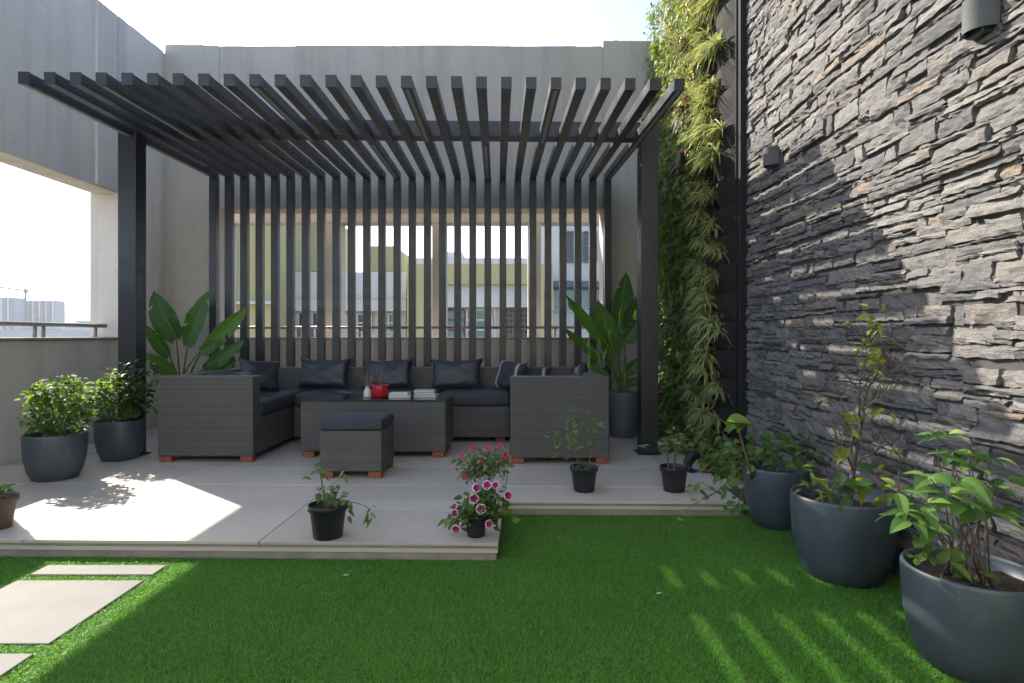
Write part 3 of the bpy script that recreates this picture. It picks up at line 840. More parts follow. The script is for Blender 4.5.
book("mottled grey and white book topping the taller stack by the table's right end", bx - .005, by, TZ + .043, .19, .145, .02, .0, (.34, .34, .33))
# ------------------------------------------------------------------ plants: shared pieces
LF = {}
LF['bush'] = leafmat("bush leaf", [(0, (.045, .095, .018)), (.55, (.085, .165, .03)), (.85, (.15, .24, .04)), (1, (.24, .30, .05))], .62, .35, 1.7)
LF['dark'] = leafmat("dark climber leaf", [(0, (.018, .045, .016)), (.7, (.035, .075, .022)), (1, (.06, .11, .03))], .4, .25)
LF['broad'] = leafmat("broad leaf", [(0, (.05, .115, .03)), (.5, (.09, .18, .045)), (.85, (.15, .25, .06)), (1, (.24, .34, .09))], .42, .35, 1.6)
LF['bird'] = leafmat("paddle leaf", [(0, (.042, .105, .024)), (.6, (.072, .160, .032)), (1, (.15, .26, .045))], .36, .42, 2.0)
LF['lime'] = leafmat("yellow green leaf", [(0, (.16, .22, .03)), (.6, (.28, .33, .04)), (1, (.42, .40, .05))], .45, .4, 1.4)
LF['seed'] = leafmat("seedling leaf", [(0, (.08, .13, .05)), (.6, (.14, .20, .07)), (1, (.24, .29, .12))], .5, .3)
LF['ivy'] = leafmat("creeper leaf", [(0, (.03, .065, .017)), (.35, (.065, .125, .028)), (.65, (.12, .185, .038)), (.9, (.21, .24, .05)), (1, (.33, .30, .07))], .45, .35, 1.5)
LF['purple'] = leafmat("purple leaf", [(0, (.07, .022, .032)), (.6, (.14, .045, .06)), (1, (.26, .12, .12))], .5, .25)
LF['petunia'] = leafmat("petunia leaf", [(0, (.05, .10, .02)), (.7, (.10, .18, .035)), (1, (.17, .24, .06))], .55, .35)
LF['twig'] = leafmat("dry leaf", [(0, (.20, .19, .05)), (1, (.32, .30, .09))], .6, .3)
def stripedleaf():
    m = NT("striped strap leaf")
    m.col(m.ramp(m.attr(), [(0, (.18, .25, .07)), (.5, (.40, .43, .16)), (.75, (.60, .58, .33)), (1, (.72, .66, .46))]))
    m.set(Roughness=.5)
    tr = m.n("ShaderNodeBsdfTranslucent"); tr.inputs[0].default_value = (.45, .47, .14, 1)
    mx = m.n("ShaderNodeMixShader"); mx.inputs[0].default_value = .3
    m.l(m.b.outputs[0], mx.inputs[1]); m.l(tr.outputs[0], mx.inputs[2]); m.l(mx.outputs[0], m.out.inputs[0])
    return m.m
LF['strap'] = stripedleaf()
def petal(name, inner, rim, width=.82):
    m = NT(name); m.col(m.ramp(m.attr(), [(0, sc(inner, .6)), (.12, inner), (width, inner), (min(.99, width + .08), rim), (1, rim)])); m.set(Roughness=.6)
    return m.m

def rdir(n, up=0.3):
    v = rng.normal(size=(n, 3)); v[:, 2] = v[:, 2] * .6 + up
    return v / np.linalg.norm(v, axis=1)[:, None]

POT_PROF = lambda R_, H: [(0, .004), (.60 * R_, .004), (.66 * R_, .0), (.73 * R_, .03 * H), (.86 * R_, .20 * H), (.955 * R_, .46 * H), (.99 * R_, .72 * H), (R_, .96 * H), (.99 * R_, .99 * H), (.965 * R_, H), (.93 * R_, .99 * H), (.915 * R_, .955 * H), (.90 * R_, .80 * H), (0, .80 * H)]
def planter(par, R_, H, mat=None, prof=None, soil=.84, name="pot"):
    b = MB(); b.lathe((prof or POT_PROF)(R_, H), 56); o = b.build(name, mat or M['pot'], par, smooth=True)
    b = MB()
    r = np.linspace(0, R_ * .905, 9); an = np.arange(28) * 2 * math.pi / 28
    V = np.stack([r[:, None] * np.cos(an), r[:, None] * np.sin(an), soil * H + rng.normal(0, .006, (9, 28))], -1)
    V[0] = (0, 0, soil * H); V = V.reshape(-1, 3)
    Q = [(i * 28 + j, (i + 1) * 28 + j, (i + 1) * 28 + (j + 1) % 28, i * 28 + (j + 1) % 28) for i in range(8) for j in range(28)]
    b.add(V, Q); b.build("soil", M['soil'], o, smooth=True)
    return o
NURS = lambda R_, H: [(0, .003), (.70 * R_, .0), (.73 * R_, .02 * H), (.90 * R_, .82 * H), (.91 * R_, .83 * H), (1.0 * R_, .84 * H), (1.0 * R_, .985 * H), (.985 * R_, H), (.95 * R_, H), (.94 * R_, .97 * H), (.88 * R_, .8 * H), (0, .8 * H)]

def bush(par, cx, cy, z0, rx, ry, h, n, ls, mat, stem_mat, name="foliage", nstem=14, up=.35, gap=.0, whorl=5):
    """stems fanning out, ending in whorls of leaves"""
    sb, lb = MB(), MB()
    for k in range(n // whorl):
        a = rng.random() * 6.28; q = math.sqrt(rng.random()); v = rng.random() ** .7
        rr = (.35 + .65 * math.sin(min(1, v * 1.15 + .15) * math.pi * .62)) 
        e = np.array([cx + math.cos(a) * rx * q * rr, cy + math.sin(a) * ry * q * rr, z0 + h * (v * (1 - .35 * q * q) + .03)])
        if k % max(1, (n // whorl) // nstem) == 0:
            p0 = np.array([cx + math.cos(a) * rx * .25 * q, cy + math.sin(a) * ry * .25 * q, z0 - .02])
            sb.tube(bez(p0, (p0 + e) / 2 + (0, 0, .1 * h), e, 7), np.linspace(.006, .002, 7), 5)
        out = np.array([math.cos(a) * .7, math.sin(a) * .7, .5])
        for j in range(whorl):
            d = out * .5 + rng.normal(0, .7, 3); d[2] = d[2] * .5 + .1
            nn = rng.normal(0, .35, 3) + (0, -.1, 1)
            s = ls * rng.uniform(.6, 1.25)
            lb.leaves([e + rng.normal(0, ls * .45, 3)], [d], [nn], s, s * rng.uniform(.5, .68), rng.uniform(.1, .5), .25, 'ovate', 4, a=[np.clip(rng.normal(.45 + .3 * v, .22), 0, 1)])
    sb.build("stem", stem_mat, par); lb.build(name, mat, par)

# ------------------------------------------------------------------ left hand planters
t = thing("planter", "round slate planter with a leafy light green bush, nearest to the left parapet's front", "planter", (X(55.5, 4.54), 4.54, .1), 0, "big slate planters")
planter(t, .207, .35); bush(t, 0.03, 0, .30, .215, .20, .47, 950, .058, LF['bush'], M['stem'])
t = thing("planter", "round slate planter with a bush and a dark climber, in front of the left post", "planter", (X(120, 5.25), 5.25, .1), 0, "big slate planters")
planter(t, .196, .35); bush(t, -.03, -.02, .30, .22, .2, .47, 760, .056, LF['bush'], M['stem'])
cl = MB(); cs = MB()
for k in range(46):
    v = rng.random(); p = np.array([rng.normal(.12, .10), rng.normal(.02, .07), .38 + .48 * v])
    cl.leaves(p + rng.normal(0, .02, (4, 3)), rng.normal(0, 1, (4, 3)) * (1, 1, .4), (0, -.5, 1), .06, .034, .3, .2, 'ovate', 4)
cs.tube(bez((.06, 0, .27), (.12, .02, .6), (.10, 0, .88), 9), .005, 5)
for k in range(22):
    p = np.array([.14 + .18 * rng.random(), rng.normal(-.03, .05), .42 + .3 * rng.random()]); cl.leaves([p], [rng.normal(0, 1, 3)], [(0, -.3, 1)], .055, .028, .4)
cs.build("stem", M['stem'], t); cl.build("climber_foliage", LF['dark'], t)

# ------------------------------------------------------------------ birds of paradise
def paddle_plant(label, x, y, R_, H, leaves, prof=None):
    t = thing("potted_plant", label, "potted plant", (x, y, .1), 0, "birds of paradise in pots")
    planter(t, R_, H, M['paleslate'], prof=prof)
    o = Vector((x, y, .1))
    for k, (bx, by, tx, ty, w, dy0, dy1, lean) in enumerate(leaves):
        Yb, Yt = y + dy0, y + dy1
        B, T = W(bx, by, Yb) - np.array(o), W(tx, ty, Yt) - np.array(o)
        D = T - B; L = np.linalg.norm(D); wd = 1.3 * w / F * Yb
        p0 = np.array([rng.normal(0, .03), rng.normal(0, .03), H * .82])
        b = MB(); b.tube(bez(p0, p0 * .5 + B * .5 + (-(B[0] - p0[0]) * .25, 0, .08), B, 10), np.linspace(.014, .007, 10), 7); st_ = b.build("petiole", M['stem'], t, smooth=True)
        n, m = 19, 11
        u, v = np.meshgrid(np.linspace(0, 1, n), np.linspace(-1, 1, m), indexing='ij')
        Dn = D / L; view = np.array([.05 + lean, -1, .25]); S = np.cross(Dn, view); S /= np.linalg.norm(S); N = np.cross(S, Dn)
        prof_ = np.sin(math.pi * np.clip(u * .965 + .03, 0, 1) ** .9) ** .58
        rip = .012 * np.sin(u * 21 + k * 2) * np.abs(v) ** 2 + .006 * np.sin(u * 47 + k) * np.abs(v) ** 3
        fold = .30 * np.abs(v) + .10 * np.sin(u * 3 + k)
        P = B + D * u[..., None] + S * (wd / 2 * prof_ * v * (1 - .12 * np.abs(v)))[..., None] + N * (wd / 2 * prof_ * fold * .8 + rip)[..., None]
        P = P - np.array([0, 0, 1]) * (.06 * L * (np.abs(v) ** 2))[..., None] + N * (-.10 * L * (u - .3) ** 2)[..., None]
        b = MB(); I = np.arange(n * m).reshape(n, m)
        keep = [(i, j) for i in range(n - 1) for j in range(m - 1) if not ((k * 7 + i) % 9 == 4 and (j < 2 if (i + k) % 2 else j > m - 4) and i > 5)]
        Q = [(I[i, j], I[i + 1, j], I[i + 1, j + 1], I[i, j + 1]) for i, j in keep]
        b.add(P.reshape(-1, 3), Q, a=np.clip(.45 + .25 * rng.normal() + .15 * np.cos(v * 3), 0, 1).ravel() if False else np.full(n * m, np.clip(.45 + .22 * rng.normal(), 0, 1)))
        lf = b.build("leaf", LF['bird'], t, smooth=True)
        mid = B + D * np.linspace(0, .96, 12)[:, None] + N * (-.10 * L * (np.linspace(0, .96, 12)[:, None] - .3) ** 2) + N * (wd * .04 * np.sin(np.linspace(0, .96, 12) * 3 + k))[:, None]
        b = MB(); b.tube(mid, np.linspace(.006, .0015, 12), 6); b.build("midrib", plain("leaf midrib", (.16, .24, .07), .5), lf, smooth=True)
paddle_plant("tall bird of paradise plant standing behind the left sofa module's arm panel", -3.72, 6.62, .2, .40, [
    (176.5, 339, 153, 291, 21, -.15, -.25, .1), (188, 345, 206, 290, 20, 0, .05, -.2), (204, 349, 244, 307, 15, -.1, -.2, .3), (203, 369, 242, 339, 14, -.2, -.35, 0),
    (169, 356, 146, 325, 11, -.2, -.4, .5), (176, 374, 146, 353, 13, -.3, -.5, .2), (200, 352, 221, 340, 12, -.15, -.15, 0), (214, 371, 235, 359, 9, -.2, -.3, .4)])
TALL = lambda R_, H: [(0, .004), (.78 * R_, 0), (.84 * R_, .02 * H), (.93 * R_, .3 * H), (.99 * R_, .7 * H), (R_, .97 * H), (.985 * R_, H), (.94 * R_, H), (.92 * R_, .96 * H), (.90 * R_, .8 * H), (0, .8 * H)]
paddle_plant("tall bird of paradise plant in a slate pot by the right post", X(623.5, 6.42), 6.42, .172, .485, [
    (617, 332, 627, 271, 19, 0, .1, .1), (615, 355, 598, 300, 20, -.1, -.25, -.2), (607, 345, 569, 295, 13, -.15, -.4, .4), (602, 358, 567, 328, 10, -.2, -.4, .3),
    (626, 342, 640, 318, 14, -.1, -.15, -.3), (609, 376, 583, 362, 10, -.2, -.3, 0), (621, 330, 637, 296, 12, .05, 0, .5), (627, 373, 640, 358, 11, -.1, -.15, 0), (628, 384, 640, 378, 8, -.1, -.15, .2), (612, 362, 602, 320, 12, -.05, -.1, .4)], TALL)

# ------------------------------------------------------------------ three big planters along the stone wall
# creeping broad leaf plant
t1 = thing("planter", "slate planter farthest along the stone wall, with a creeping broad leaved plant spilling out", "planter", (X(774, 3.77), 3.73, 0.004), 0, "big slate planters")
planter(t1, .198, .37)
o1 = np.array(t1.location); lb, sb, lm = MB(), MB(), MB()
sb.tube(bez(W(752, 478, 3.66) - o1, W(744, 448, 3.62) - o1, W(737, 424, 3.6) - o1, 8), np.linspace(.011, .007, 8), 7)
for (px, py, Y, s) in [(735, 420, 3.58, .15), (742, 424, 3.56, .10)]:
    lm.leaves([W(px, py, Y) - o1 + (-.05, 0, 0)], [(.8, -.5, .25)], [(-.1, -.35, 1)], s, s * .8, .35, .2, 'ovate', 7)
    lm.leaves([W(px, py, Y) - o1], [(-.5, -.5, -.2)], [(0, -.5, 1)], s * .7, s * .5, .4, .2, 'ovate', 7)
for cxp, cyp, sxp, syp, Y, n, ls in [(778, 448, 20, 13, 3.72, 40, .068), (762, 443, 14, 15, 3.75, 26, .062), (729, 452, 9, 14, 3.78, 34, .056), (722, 440, 8, 10, 3.9, 20, .05), (728, 486, 6, 12, 3.58, 13, .055), (735, 510, 9, 6, 3.5, 13, .055),
                                     (805, 458, 12, 8, 3.65, 10, .05), (765, 464, 12, 4, 3.7, 9, .06), (790, 438, 14, 8, 3.8, 14, .06), (700, 490, 18, 12, 3.62, 7, .045)]:
    for k in range(n):
        p = W(cxp + rng.normal() * sxp * .62, cyp + rng.normal() * syp * .62, Y + rng.normal() * .06) - o1
        if p[0] + o1[0] > XR - .06: p[0] = XR - .07 - o1[0]
        if p[2] < .03: p[2] = .03 + .02 * rng.random()
        d = rng.normal(0, 1, 3) * (1, .7, .5) + (0, -.35, -.15); s = ls * rng.uniform(.7, 1.2)
        lb.leaves([p], [d], [rng.normal(0, .3, 3) + (0, -.65, .8)], s, s * .66, rng.uniform(.1, .4), .2, 'ovate', 5, a=[np.clip(rng.normal(.5, .22), 0, 1)])
def vine(pts, r=.003): sb.tube(np.array([W(*p) - o1 for p in pts]), r, 5)
vine([(758, 480, 3.68), (748, 468, 3.55), (738, 470, 3.5), (728, 482, 3.5), (716, 492, 3.55), (704, 500, 3.6)])
vine([(760, 480, 3.7), (765, 455, 3.74), (775, 440, 3.76), (790, 430, 3.78)]); vine([(750, 478, 3.68), (742, 490, 3.52), (736, 512, 3.5)])
vine([(756, 480, 3.7), (740, 455, 3.75), (728, 440, 3.8), (722, 432, 3.9)]); vine([(770, 480, 3.7), (782, 455, 3.72), (806, 460, 3.66)])
vine([(716, 492, 3.55), (702, 482, 3.6), (694, 486, 3.62)], .002); vine([(716, 492, 3.55), (696, 503, 3.6), (680, 514, 3.62)], .002)
for px, py in ((700, 482), (693, 488), (690, 500), (680, 513), (676, 518), (707, 498)):
    p = W(px, py, 3.6) - o1; p[2] = max(p[2], .035)
    lb.leaves([p], [rng.normal(0, 1, 3) * (1, .5, .2)], [(0, -.6, .8)], .05, .026, .2, .2, 'ovate', 5, a=[.97])
sb.build("stem", M['bark'], t1, smooth=True); lb.build("foliage", LF['broad'], t1); lm.build("bright_leaf", LF['bush'], t1)

# bare twiggy citrus
t2 = thing("planter", "slate planter with a bare twiggy citrus tree bearing small green fruit", "planter", (X(842.5, 2.94), 2.94, 0.004), 0, "big slate planters")
planter(t2, .238, .405)
o2 = np.array(t2.location); sb, lb, fb = MB(), MB(), MB()
tips = []
def branch(pts, r0, r1, twig=0):
    P = np.array([W(*p) - o2 for p in pts]); 
    tt = np.linspace(0, len(P) - 1, 4 * len(P)); P2 = np.stack([np.interp(tt, np.arange(len(P)), P[:, i]) for i in range(3)], -1)
    P2[1:-1] += rng.normal(0, .003, (len(P2) - 2, 3))
    sb.tube(P2, np.linspace(r0, r1, len(P2)), 6)
    for k in range(twig):
        i = rng.integers(len(P2) // 3, len(P2)); a = rng.normal(0, 1, 3); a[2] = abs(a[2]) * .8 + .3; a /= np.linalg.norm(a); l_ = rng.uniform(.05, .17)
        e = P2[i] + a * l_
        if e[0] + o2[0] > XR - .07: e[0] = XR - .07 - o2[0]
        sb.tube(bez(P2[i], P2[i] + a * l_ * .5 + rng.normal(0, .01, 3), e, 5), np.linspace(.0024, .0008, 5), 4); tips.append(e)
        for _ in range(2):
            e2 = e + (a + rng.normal(0, .6, 3)) * l_ * .45; e2[0] = min(e2[0], XR - .07 - o2[0]); sb.tube([P2[i] + (e - P2[i]) * rng.uniform(.4, .9), e2], [.0013, .0006], 3)
Y = 2.95
branch([(849, 512, Y), (850, 490, Y), (853, 470, Y), (856, 447, 2.97), (861, 425, 2.98)], .013, .009, 3)
branch([(861, 425, 2.98), (864, 400, 3.0), (870, 384, 3.0), (882, 364, 3.0), (892, 347, 3.0), (897, 335, 3.0)], .008, .003, 14)
branch([(861, 425, 2.98), (858, 405, 2.95), (861, 380, 2.92), (866, 355, 2.9), (866, 338, 2.9)], .007, .002, 14)
branch([(853, 470, Y), (845, 452, 2.92), (838, 445, 2.9), (832, 440, 2.88)], .007, .002, 9)
branch([(853, 470, Y), (863, 458, 2.9), (880, 448, 2.86), (898, 440, 2.85)], .006, .002, 12)
branch([(856, 447, 2.97), (845, 420, 2.95), (842, 400, 2.93), (838, 385, 2.9)], .005, .0015, 10)
branch([(870, 384, 3.0), (886, 372, 2.96), (905, 362, 2.93), (921, 357, 2.9)], .005, .0015, 10)
branch([(866, 400, 3.0), (850, 380, 3.0), (836, 368, 3.0)], .004, .0015, 8)
branch([(864, 410, 2.99), (878, 398, 2.92), (890, 383, 2.9), (905, 375, 2.9)], .004, .0015, 8)
branch([(900, 505, 2.75), (899, 480, 2.75), (900, 462, 2.75), (901, 452, 2.75)], .004, .002, 1)
branch([(843, 510, 2.9), (838, 488, 2.85), (836, 462, 2.8), (840, 440, 2.8)], .004, .001, 5)
def leafy(cl, px, py, Y, n, spread, ls, mk=None, down=-.1, wr=.42):
    for k in range(n):
        p = W(px + rng.normal() * spread, py + rng.normal() * spread * .8, Y + rng.normal() * .03) - o2
        d = rng.normal(0, 1, 3) * (1, .6, .6) + (0, -.2, down)
        if p[0] + o2[0] > XR - .09: p[0] = XR - .09 - o2[0]; d[0] = -abs(d[0])
        s = ls * rng.uniform(.75, 1.2); cl.leaves([p], [d], [rng.normal(0, .3, 3) + (0, -.7, .7)], s, s * wr, rng.uniform(.1, .4), .25, 'ovate', 5)
lb2 = MB()
leafy(lb, 852, 417, 2.9, 12, 6, .055); leafy(lb, 893, 411, 2.88, 4, 2.5, .05); leafy(lb, 916, 317, 2.95, 7, 5, .06); leafy(lb, 890, 322, 2.95, 4, 3, .05)
leafy(lb, 905, 357, 2.92, 8, 8, .055); leafy(lb, 885, 360, 2.95, 8, 8, .05); leafy(lb, 842, 445, 2.88, 5, 3.5, .075, down=-.8); leafy(lb, 900, 452, 2.76, 3, 2, .05)
leafy(lb, 868, 345, 2.95, 14, 11, .034); leafy(lb, 897, 336, 2.98, 10, 9, .038); leafy(lb, 882, 372, 2.95, 14, 14, .032); leafy(lb, 912, 358, 2.93, 8, 7, .036); leafy(lb, 850, 372, 2.95, 7, 9, .03)
leafy(lb, 825, 488, 2.86, 14, 10, .07, down=.6, wr=.24); leafy(lb, 858, 487, 2.85, 6, 5, .07); leafy(lb, 880, 490, 2.85, 12, 10, .06); leafy(lb, 808, 485, 2.88, 6, 5, .06, down=.6, wr=.2)
leafy(lb2, 845, 490, 2.8, 5, 8, .11, wr=.5); leafy(lb2, 868, 492, 2.78, 5, 10, .09, wr=.5); leafy(lb2, 830, 494, 2.82, 4, 5, .06); leafy(lb2, 815, 470, 2.9, 3, 4, .05)
for px, py in ((865, 341), (857, 351), (862, 365), (897, 342), (848, 323)):
    c = W(px, py, 2.93) - o2; b = MB(); b.lathe([(0, -.0145), (.007, -.0125), (.0125, -.006), (.0145, .001), (.012, .008), (.006, .013), (0, .0145)], 12, c)
    b.build("fruit", plain("green fruit", (.17, .24, .035), .4), t2, smooth=True)
sb.build("branches", M['bark'], t2, smooth=True); lb.build("foliage", LF['lime'], t2); lb2.build("low_foliage", LF['broad'], t2)

# oval leaves, many stems, and a little pot sitting in the front of the planter
t3 = thing("planter", "slate planter nearest the camera with a bushy plant of pointed oval leaves", "planter", (X(971.5, 2.14), 2.14, 0.004), 0, "big slate planters")
planter(t3, .218, .355)
o3 = np.array(t3.location); sb, lb = MB(), MB()
def whorl(px, py, Y, n, ls, droop=.35, stem_from=None, wide=.52):
    c = W(px, py, Y) - o3
    if c[0] + o3[0] > XR - .08: c[0] = XR - .08 - o3[0]
    a0 = rng.random() * 6.28
    for k in range(n):
        a = a0 + k * 6.28 / n + rng.normal(0, .25); s = ls * rng.uniform(.7, 1.15)
        d = np.array([math.cos(a), math.sin(a) * .9 - .15, rng.normal(.05, .25)])
        if c[0] + o3[0] + d[0] * s > XR - .05: d[0] = -abs(d[0]) * .5
        lb.leaves([c + d * .012], [d], [np.array([rng.normal(0, .2), -.38, 1])], s, s * wide * rng.uniform(.85, 1.15), droop * rng.uniform(.6, 1.4), .22, 'ovate', 7, a=[np.clip(rng.normal(.5, .2), 0, 1)])
    p0 = np.array([np.clip(rng.normal(0, .06), -.11, .11), np.clip(rng.normal(.03, .05), -.05, .11), .29]) if stem_from is None else W(*stem_from) - o3
    sb.tube(bez(p0, p0 * .6 + c * .4 + (0, 0, .10), c, 7), np.linspace(.0038, .002, 7), 6)
for q in [(897, 490, 2.0, 5, .085), (912, 520, 1.96, 6, .09), (921, 503, 1.98, 5, .075), (903, 512, 1.96, 4, .08), (930, 478, 2.03, 5, .085), (945, 493, 2.0, 5, .10), (957, 478, 2.06, 6, .10), (962, 503, 2.0, 5, .09),
          (972, 468, 2.12, 5, .09), (988, 486, 2.1, 5, .09), (1000, 508, 2.1, 5, .085), (985, 512, 2.02, 5, .09), (992, 458, 2.16, 5, .07), (953, 452, 2.16, 5, .08), (935, 522, 1.98, 5, .08), (1004, 480, 2.14, 4, .07)]:
    whorl(*q)
whorl(944, 436, 2.2, 5, .075); whorl(935, 437, 2.15, 3, .07); whorl(971, 452, 2.2, 6, .075)
lb2 = MB()
for k in range(20):
    p = W(925 + rng.normal() * 9, 553 + rng.normal() * 7, 2.05) - o3; lb2.leaves([p], [rng.normal(0, 1, 3) + (0, -.3, .2)], [(0, -.5, 1)], .035, .026, .2, .2, 'round', 5)
for k in range(14):
    p = W(955 + rng.normal() * 11, 566 + rng.normal() * 6, 2.06) - o3; lb2.leaves([p], [rng.normal(0, 1, 3) + (0, -.3, .4)], [(0, -.5, 1)], .075, .036, .25, .2, 'ovate', 5)
sb.build("stem", M['bark'], t3, smooth=True); lb.build("foliage", LF['broad'], t3); lb2.build("low_foliage", LF['petunia'], t3)
tq = thing("nursery_pot", "tiny black nursery pot set in the nearest planter's soil, holding small rounded leaves", "pot", tuple(o3 + (-.125, -.105, .288)))
planter(tq, .045, .07, M['blackpot'], NURS, .84)

# ------------------------------------------------------------------ small pots on the patio
def small_pot(label, px, Y, R_, H, mat='blackpot', z=.1):
    t = thing("potted_plant", label, "potted plant", (X(px, Y), Y, z + .001), 0, "small potted plants set about the patio")
    planter(t, R_, H, M[mat], NURS, .84); return t
def local(t): 
    o = np.array(t.location); return lambda px, py, Y: W(px, py, Y) - o
# straggly one on the front edge
t = small_pot("straggly green plant at the patio edge, one stem drooping sideways over its black pot", 328, 3.22, .106, .178)
w = local(t); sb, lb = MB(), MB(); Y = 3.25
sb.tube(bez(w(328, 508, Y), w(322, 490, Y), w(319, 462, Y)), np.linspace(.006, .003, 8), 6)
sb.tube(bez(w(338, 505, Y), w(352, 498, 3.22), w(368, 508, 3.2)), .0028, 5); sb.tube(bez(w(333, 508, Y), w(336, 495, Y), w(340, 484, Y)), .003, 5); sb.tube(bez(w(326, 508, Y), w(322, 500, Y), w(320, 494, Y)), .003, 5)
def scat(cx, cy, sx, sy, n, ls, d0=(0, -.2, 0), shape='ovate', wr=.5, mb_=None, Y_=None):
    for k in range(n):
        s = ls * rng.uniform(.7, 1.2)
        (mb_ or lb).leaves([w(cx + rng.normal() * sx, cy + rng.normal() * sy, (Y_ or Y) + rng.normal() * .03)], [rng.normal(0, 1, 3) * (1, .8, .5) + d0], [rng.normal(0, .3, 3) + (0, -.5, 1)], s, s * wr, rng.uniform(.1, .5), .25, shape, 5)
scat(320, 468, 3.5, 4, 7, .07); scat(309, 473, 4, 2, 3, .06); scat(335, 473, 5, 1.5, 3, .06); scat(322, 492, 4, 4, 12, .055); scat(338, 493, 5, 4, 16, .055); scat(345, 505, 4, 3, 8, .05); scat(370, 514, 3, 4, 9, .045, (0, -.2, -1)); scat(350, 512, 2, 3, 4, .05, (0, 0, -.8))
sb.build("stem", M['stem'], t); lb.build("foliage", LF['seed'], t)
# petunias
def petunias(label, px, Y, R_, H, fol, fl, fr, inner, rim, width=.8, leafm='petunia'):
    global w, lb, sb
    t = small_pot(label, px, Y, R_, H); w = local(t); lb = MB(); sb = MB()
    for f in fol: scat(*f[:6], wr=.55, Y_=Y)
    c0 = np.array([0, 0, H * .8])
    for (cx, cy, *_), _i in zip(fol, range(99)):
        sb.tube(bez(c0, (c0 + w(cx, cy, Y)) / 2 + (0, 0, .03), w(cx, cy, Y), 6), .0025, 5)
    sb.build("stem", M['stem'], t); lb.build("foliage", LF[leafm], t)
    pm = petal("petal", inner, rim, width)
    for (fx, fy, fs, tilt_) in fl:
        c = w(fx, fy, Y - .06 + rng.normal() * .02); r = fr * fs
        ax = np.array([rng.normal(0, .35) + (fx - px) * .02, -1, .35 + tilt_]); ax /= np.linalg.norm(ax)
        e1 = np.cross(ax, (0, 0, 1)); e1 /= np.linalg.norm(e1); e2 = np.cross(e1, ax)
        n = 40; rr = np.array([0, .12, .4, .72, .9, 1.0]); an = np.arange(n) * 2 * math.pi / n; ph = rng.random() * 6
        lob = 1 - .13 * (1 - np.abs(np.cos((an - ph) * 2.5)))
        rad = rr[:, None] * lob; dep = np.array([-.55, -.3, .02, .08, .03, -.05])[:, None] + .05 * np.sin(an * 5 + ph) * rr[:, None] ** 2 + .02 * np.sin(an * 13) * rr[:, None] ** 3
        P = c + r * (rad[..., None] * (np.cos(an)[:, None] * e1 + np.sin(an)[:, None] * e2) + dep[..., None] * ax)
        Q = [(i * n + j, i * n + (j + 1) % n, (i + 1) * n + (j + 1) % n, (i + 1) * n + j) for i in range(5) for j in range(n)]
        edge = np.clip(rr[:, None] * (1.02 - .10 * np.abs(np.cos((an - ph) * 2.5))) + rng.normal(0, .015, (6, n)), 0, 1)
        b = MB(); b.add(P.reshape(-1, 3), Q, a=edge.ravel()); b.build("flower", pm, t, smooth=True)
        b = MB(); b.tube(bez(w(fx, fy, Y) * .6 + c0 * .4, w(fx, fy + 2, Y), c - ax * r * .5, 5), .002, 4); b.build("flower_stalk", M['stem'], t)
petunias("magenta petunia with white edged petals at the front corner of the patio", 476, 3.235, .066, .115,
         [(476, 505, 8, 6, 80, .06), (466, 514, 7, 6, 60, .055), (492, 508, 7, 6, 55, .055), (500, 503, 5, 5, 18, .045), (487, 497, 5, 4, 22, .045), (487, 525, 4, 4, 10, .04)],
         [(454, 506.5, .9, .9), (454.5, 513.5, .9, -.2), (456, 529, 1.0, -.6), (474, 498.5, 1.1, 0), (476.5, 488, 1, .2), (487, 485, 1.05, .1), (495.5, 485, .85, 0), (481, 509, 1.15, 0), (508, 495.5, 1, 0), (489, 524, .9, -.1)], .0255, (.25, .007, .095), (.75, .58, .66), .76)
petunias("pinkish red petunia in a pot just behind the white edged one", 486, 3.72, .062, .125,
         [(482, 470, 9, 5, 110, .045), (472, 462, 7, 5, 70, .04), (495, 464, 7, 6, 80, .04), (467, 473, 5, 4, 36, .036), (503, 463, 4, 4, 30, .036), (484, 458, 8, 4, 56, .036)],
         [(461.5, 455, 1.0, .8), (473, 447.5, 1.0, .8), (488, 447.5, 1.05, .5), (500, 446, .9, 1.2), (506, 455, 1, 0), (502, 459, .8, 0), (481, 462.5, .8, .1), (464.5, 476.5, .8, -.4)], .0225, (.36, .015, .075), (.50, .10, .18), .9, 'seed')
# thin seedling
t = small_pot("thin two stemmed seedling potted in front of the right arm panel", 584, 4.17, .100, .172)
w = local(t); sb, lb = MB(), MB(); Y = 4.17
sb.tube(bez(w(580, 472, Y), w(574, 450, Y), w(572, 418, Y)), .0035, 5); sb.tube(bez(w(588, 472, Y), w(592, 450, Y), w(594, 422, Y)), .0035, 5)
scat(572, 416, 5, 5, 24, .05); scat(594, 422, 5, 4, 20, .048); scat(568, 433, 6, 6, 22, .055); scat(594, 438, 6, 4, 18, .055); scat(556, 436, 4, 2, 3, .06); scat(603, 449, 3, 3, 3, .06); scat(558, 452, 4, 4, 4, .06); scat(584, 464, 5, 3, 14, .04); scat(574, 446, 5, 4, 8, .055)
sb.build("stem", M['stem'], t); lb.build("foliage", LF['seed'], t)
# succulent like one by the post
t = small_pot("short thick stemmed plant in a black pot beside the right post", 674, 4.17, .100, .172)
w = local(t); sb, lb = MB(), MB(); Y = 4.17
sb.tube(bez(w(674, 472, Y), w(675, 455, Y), w(676, 444, Y)), .010, 7); sb.tube(bez(w(668, 472, Y), w(668, 460, Y), w(667, 448, Y)), .006, 6)
scat(677, 438, 5, 4, 30, .07, (0, -.1, .5), 'lance', .38); scat(667, 444, 5, 4, 24, .06, (0, -.1, .3), 'lance', .38); scat(648, 445, 6, 1, 3, .085, (-2, 0, 0), 'lance', .25); scat(686, 446, 4, 3, 8, .06, (.6, 0, .2), 'lance', .35)
sb.build("stem", M['bark'], t); lb.build("foliage", LF['seed'], t)
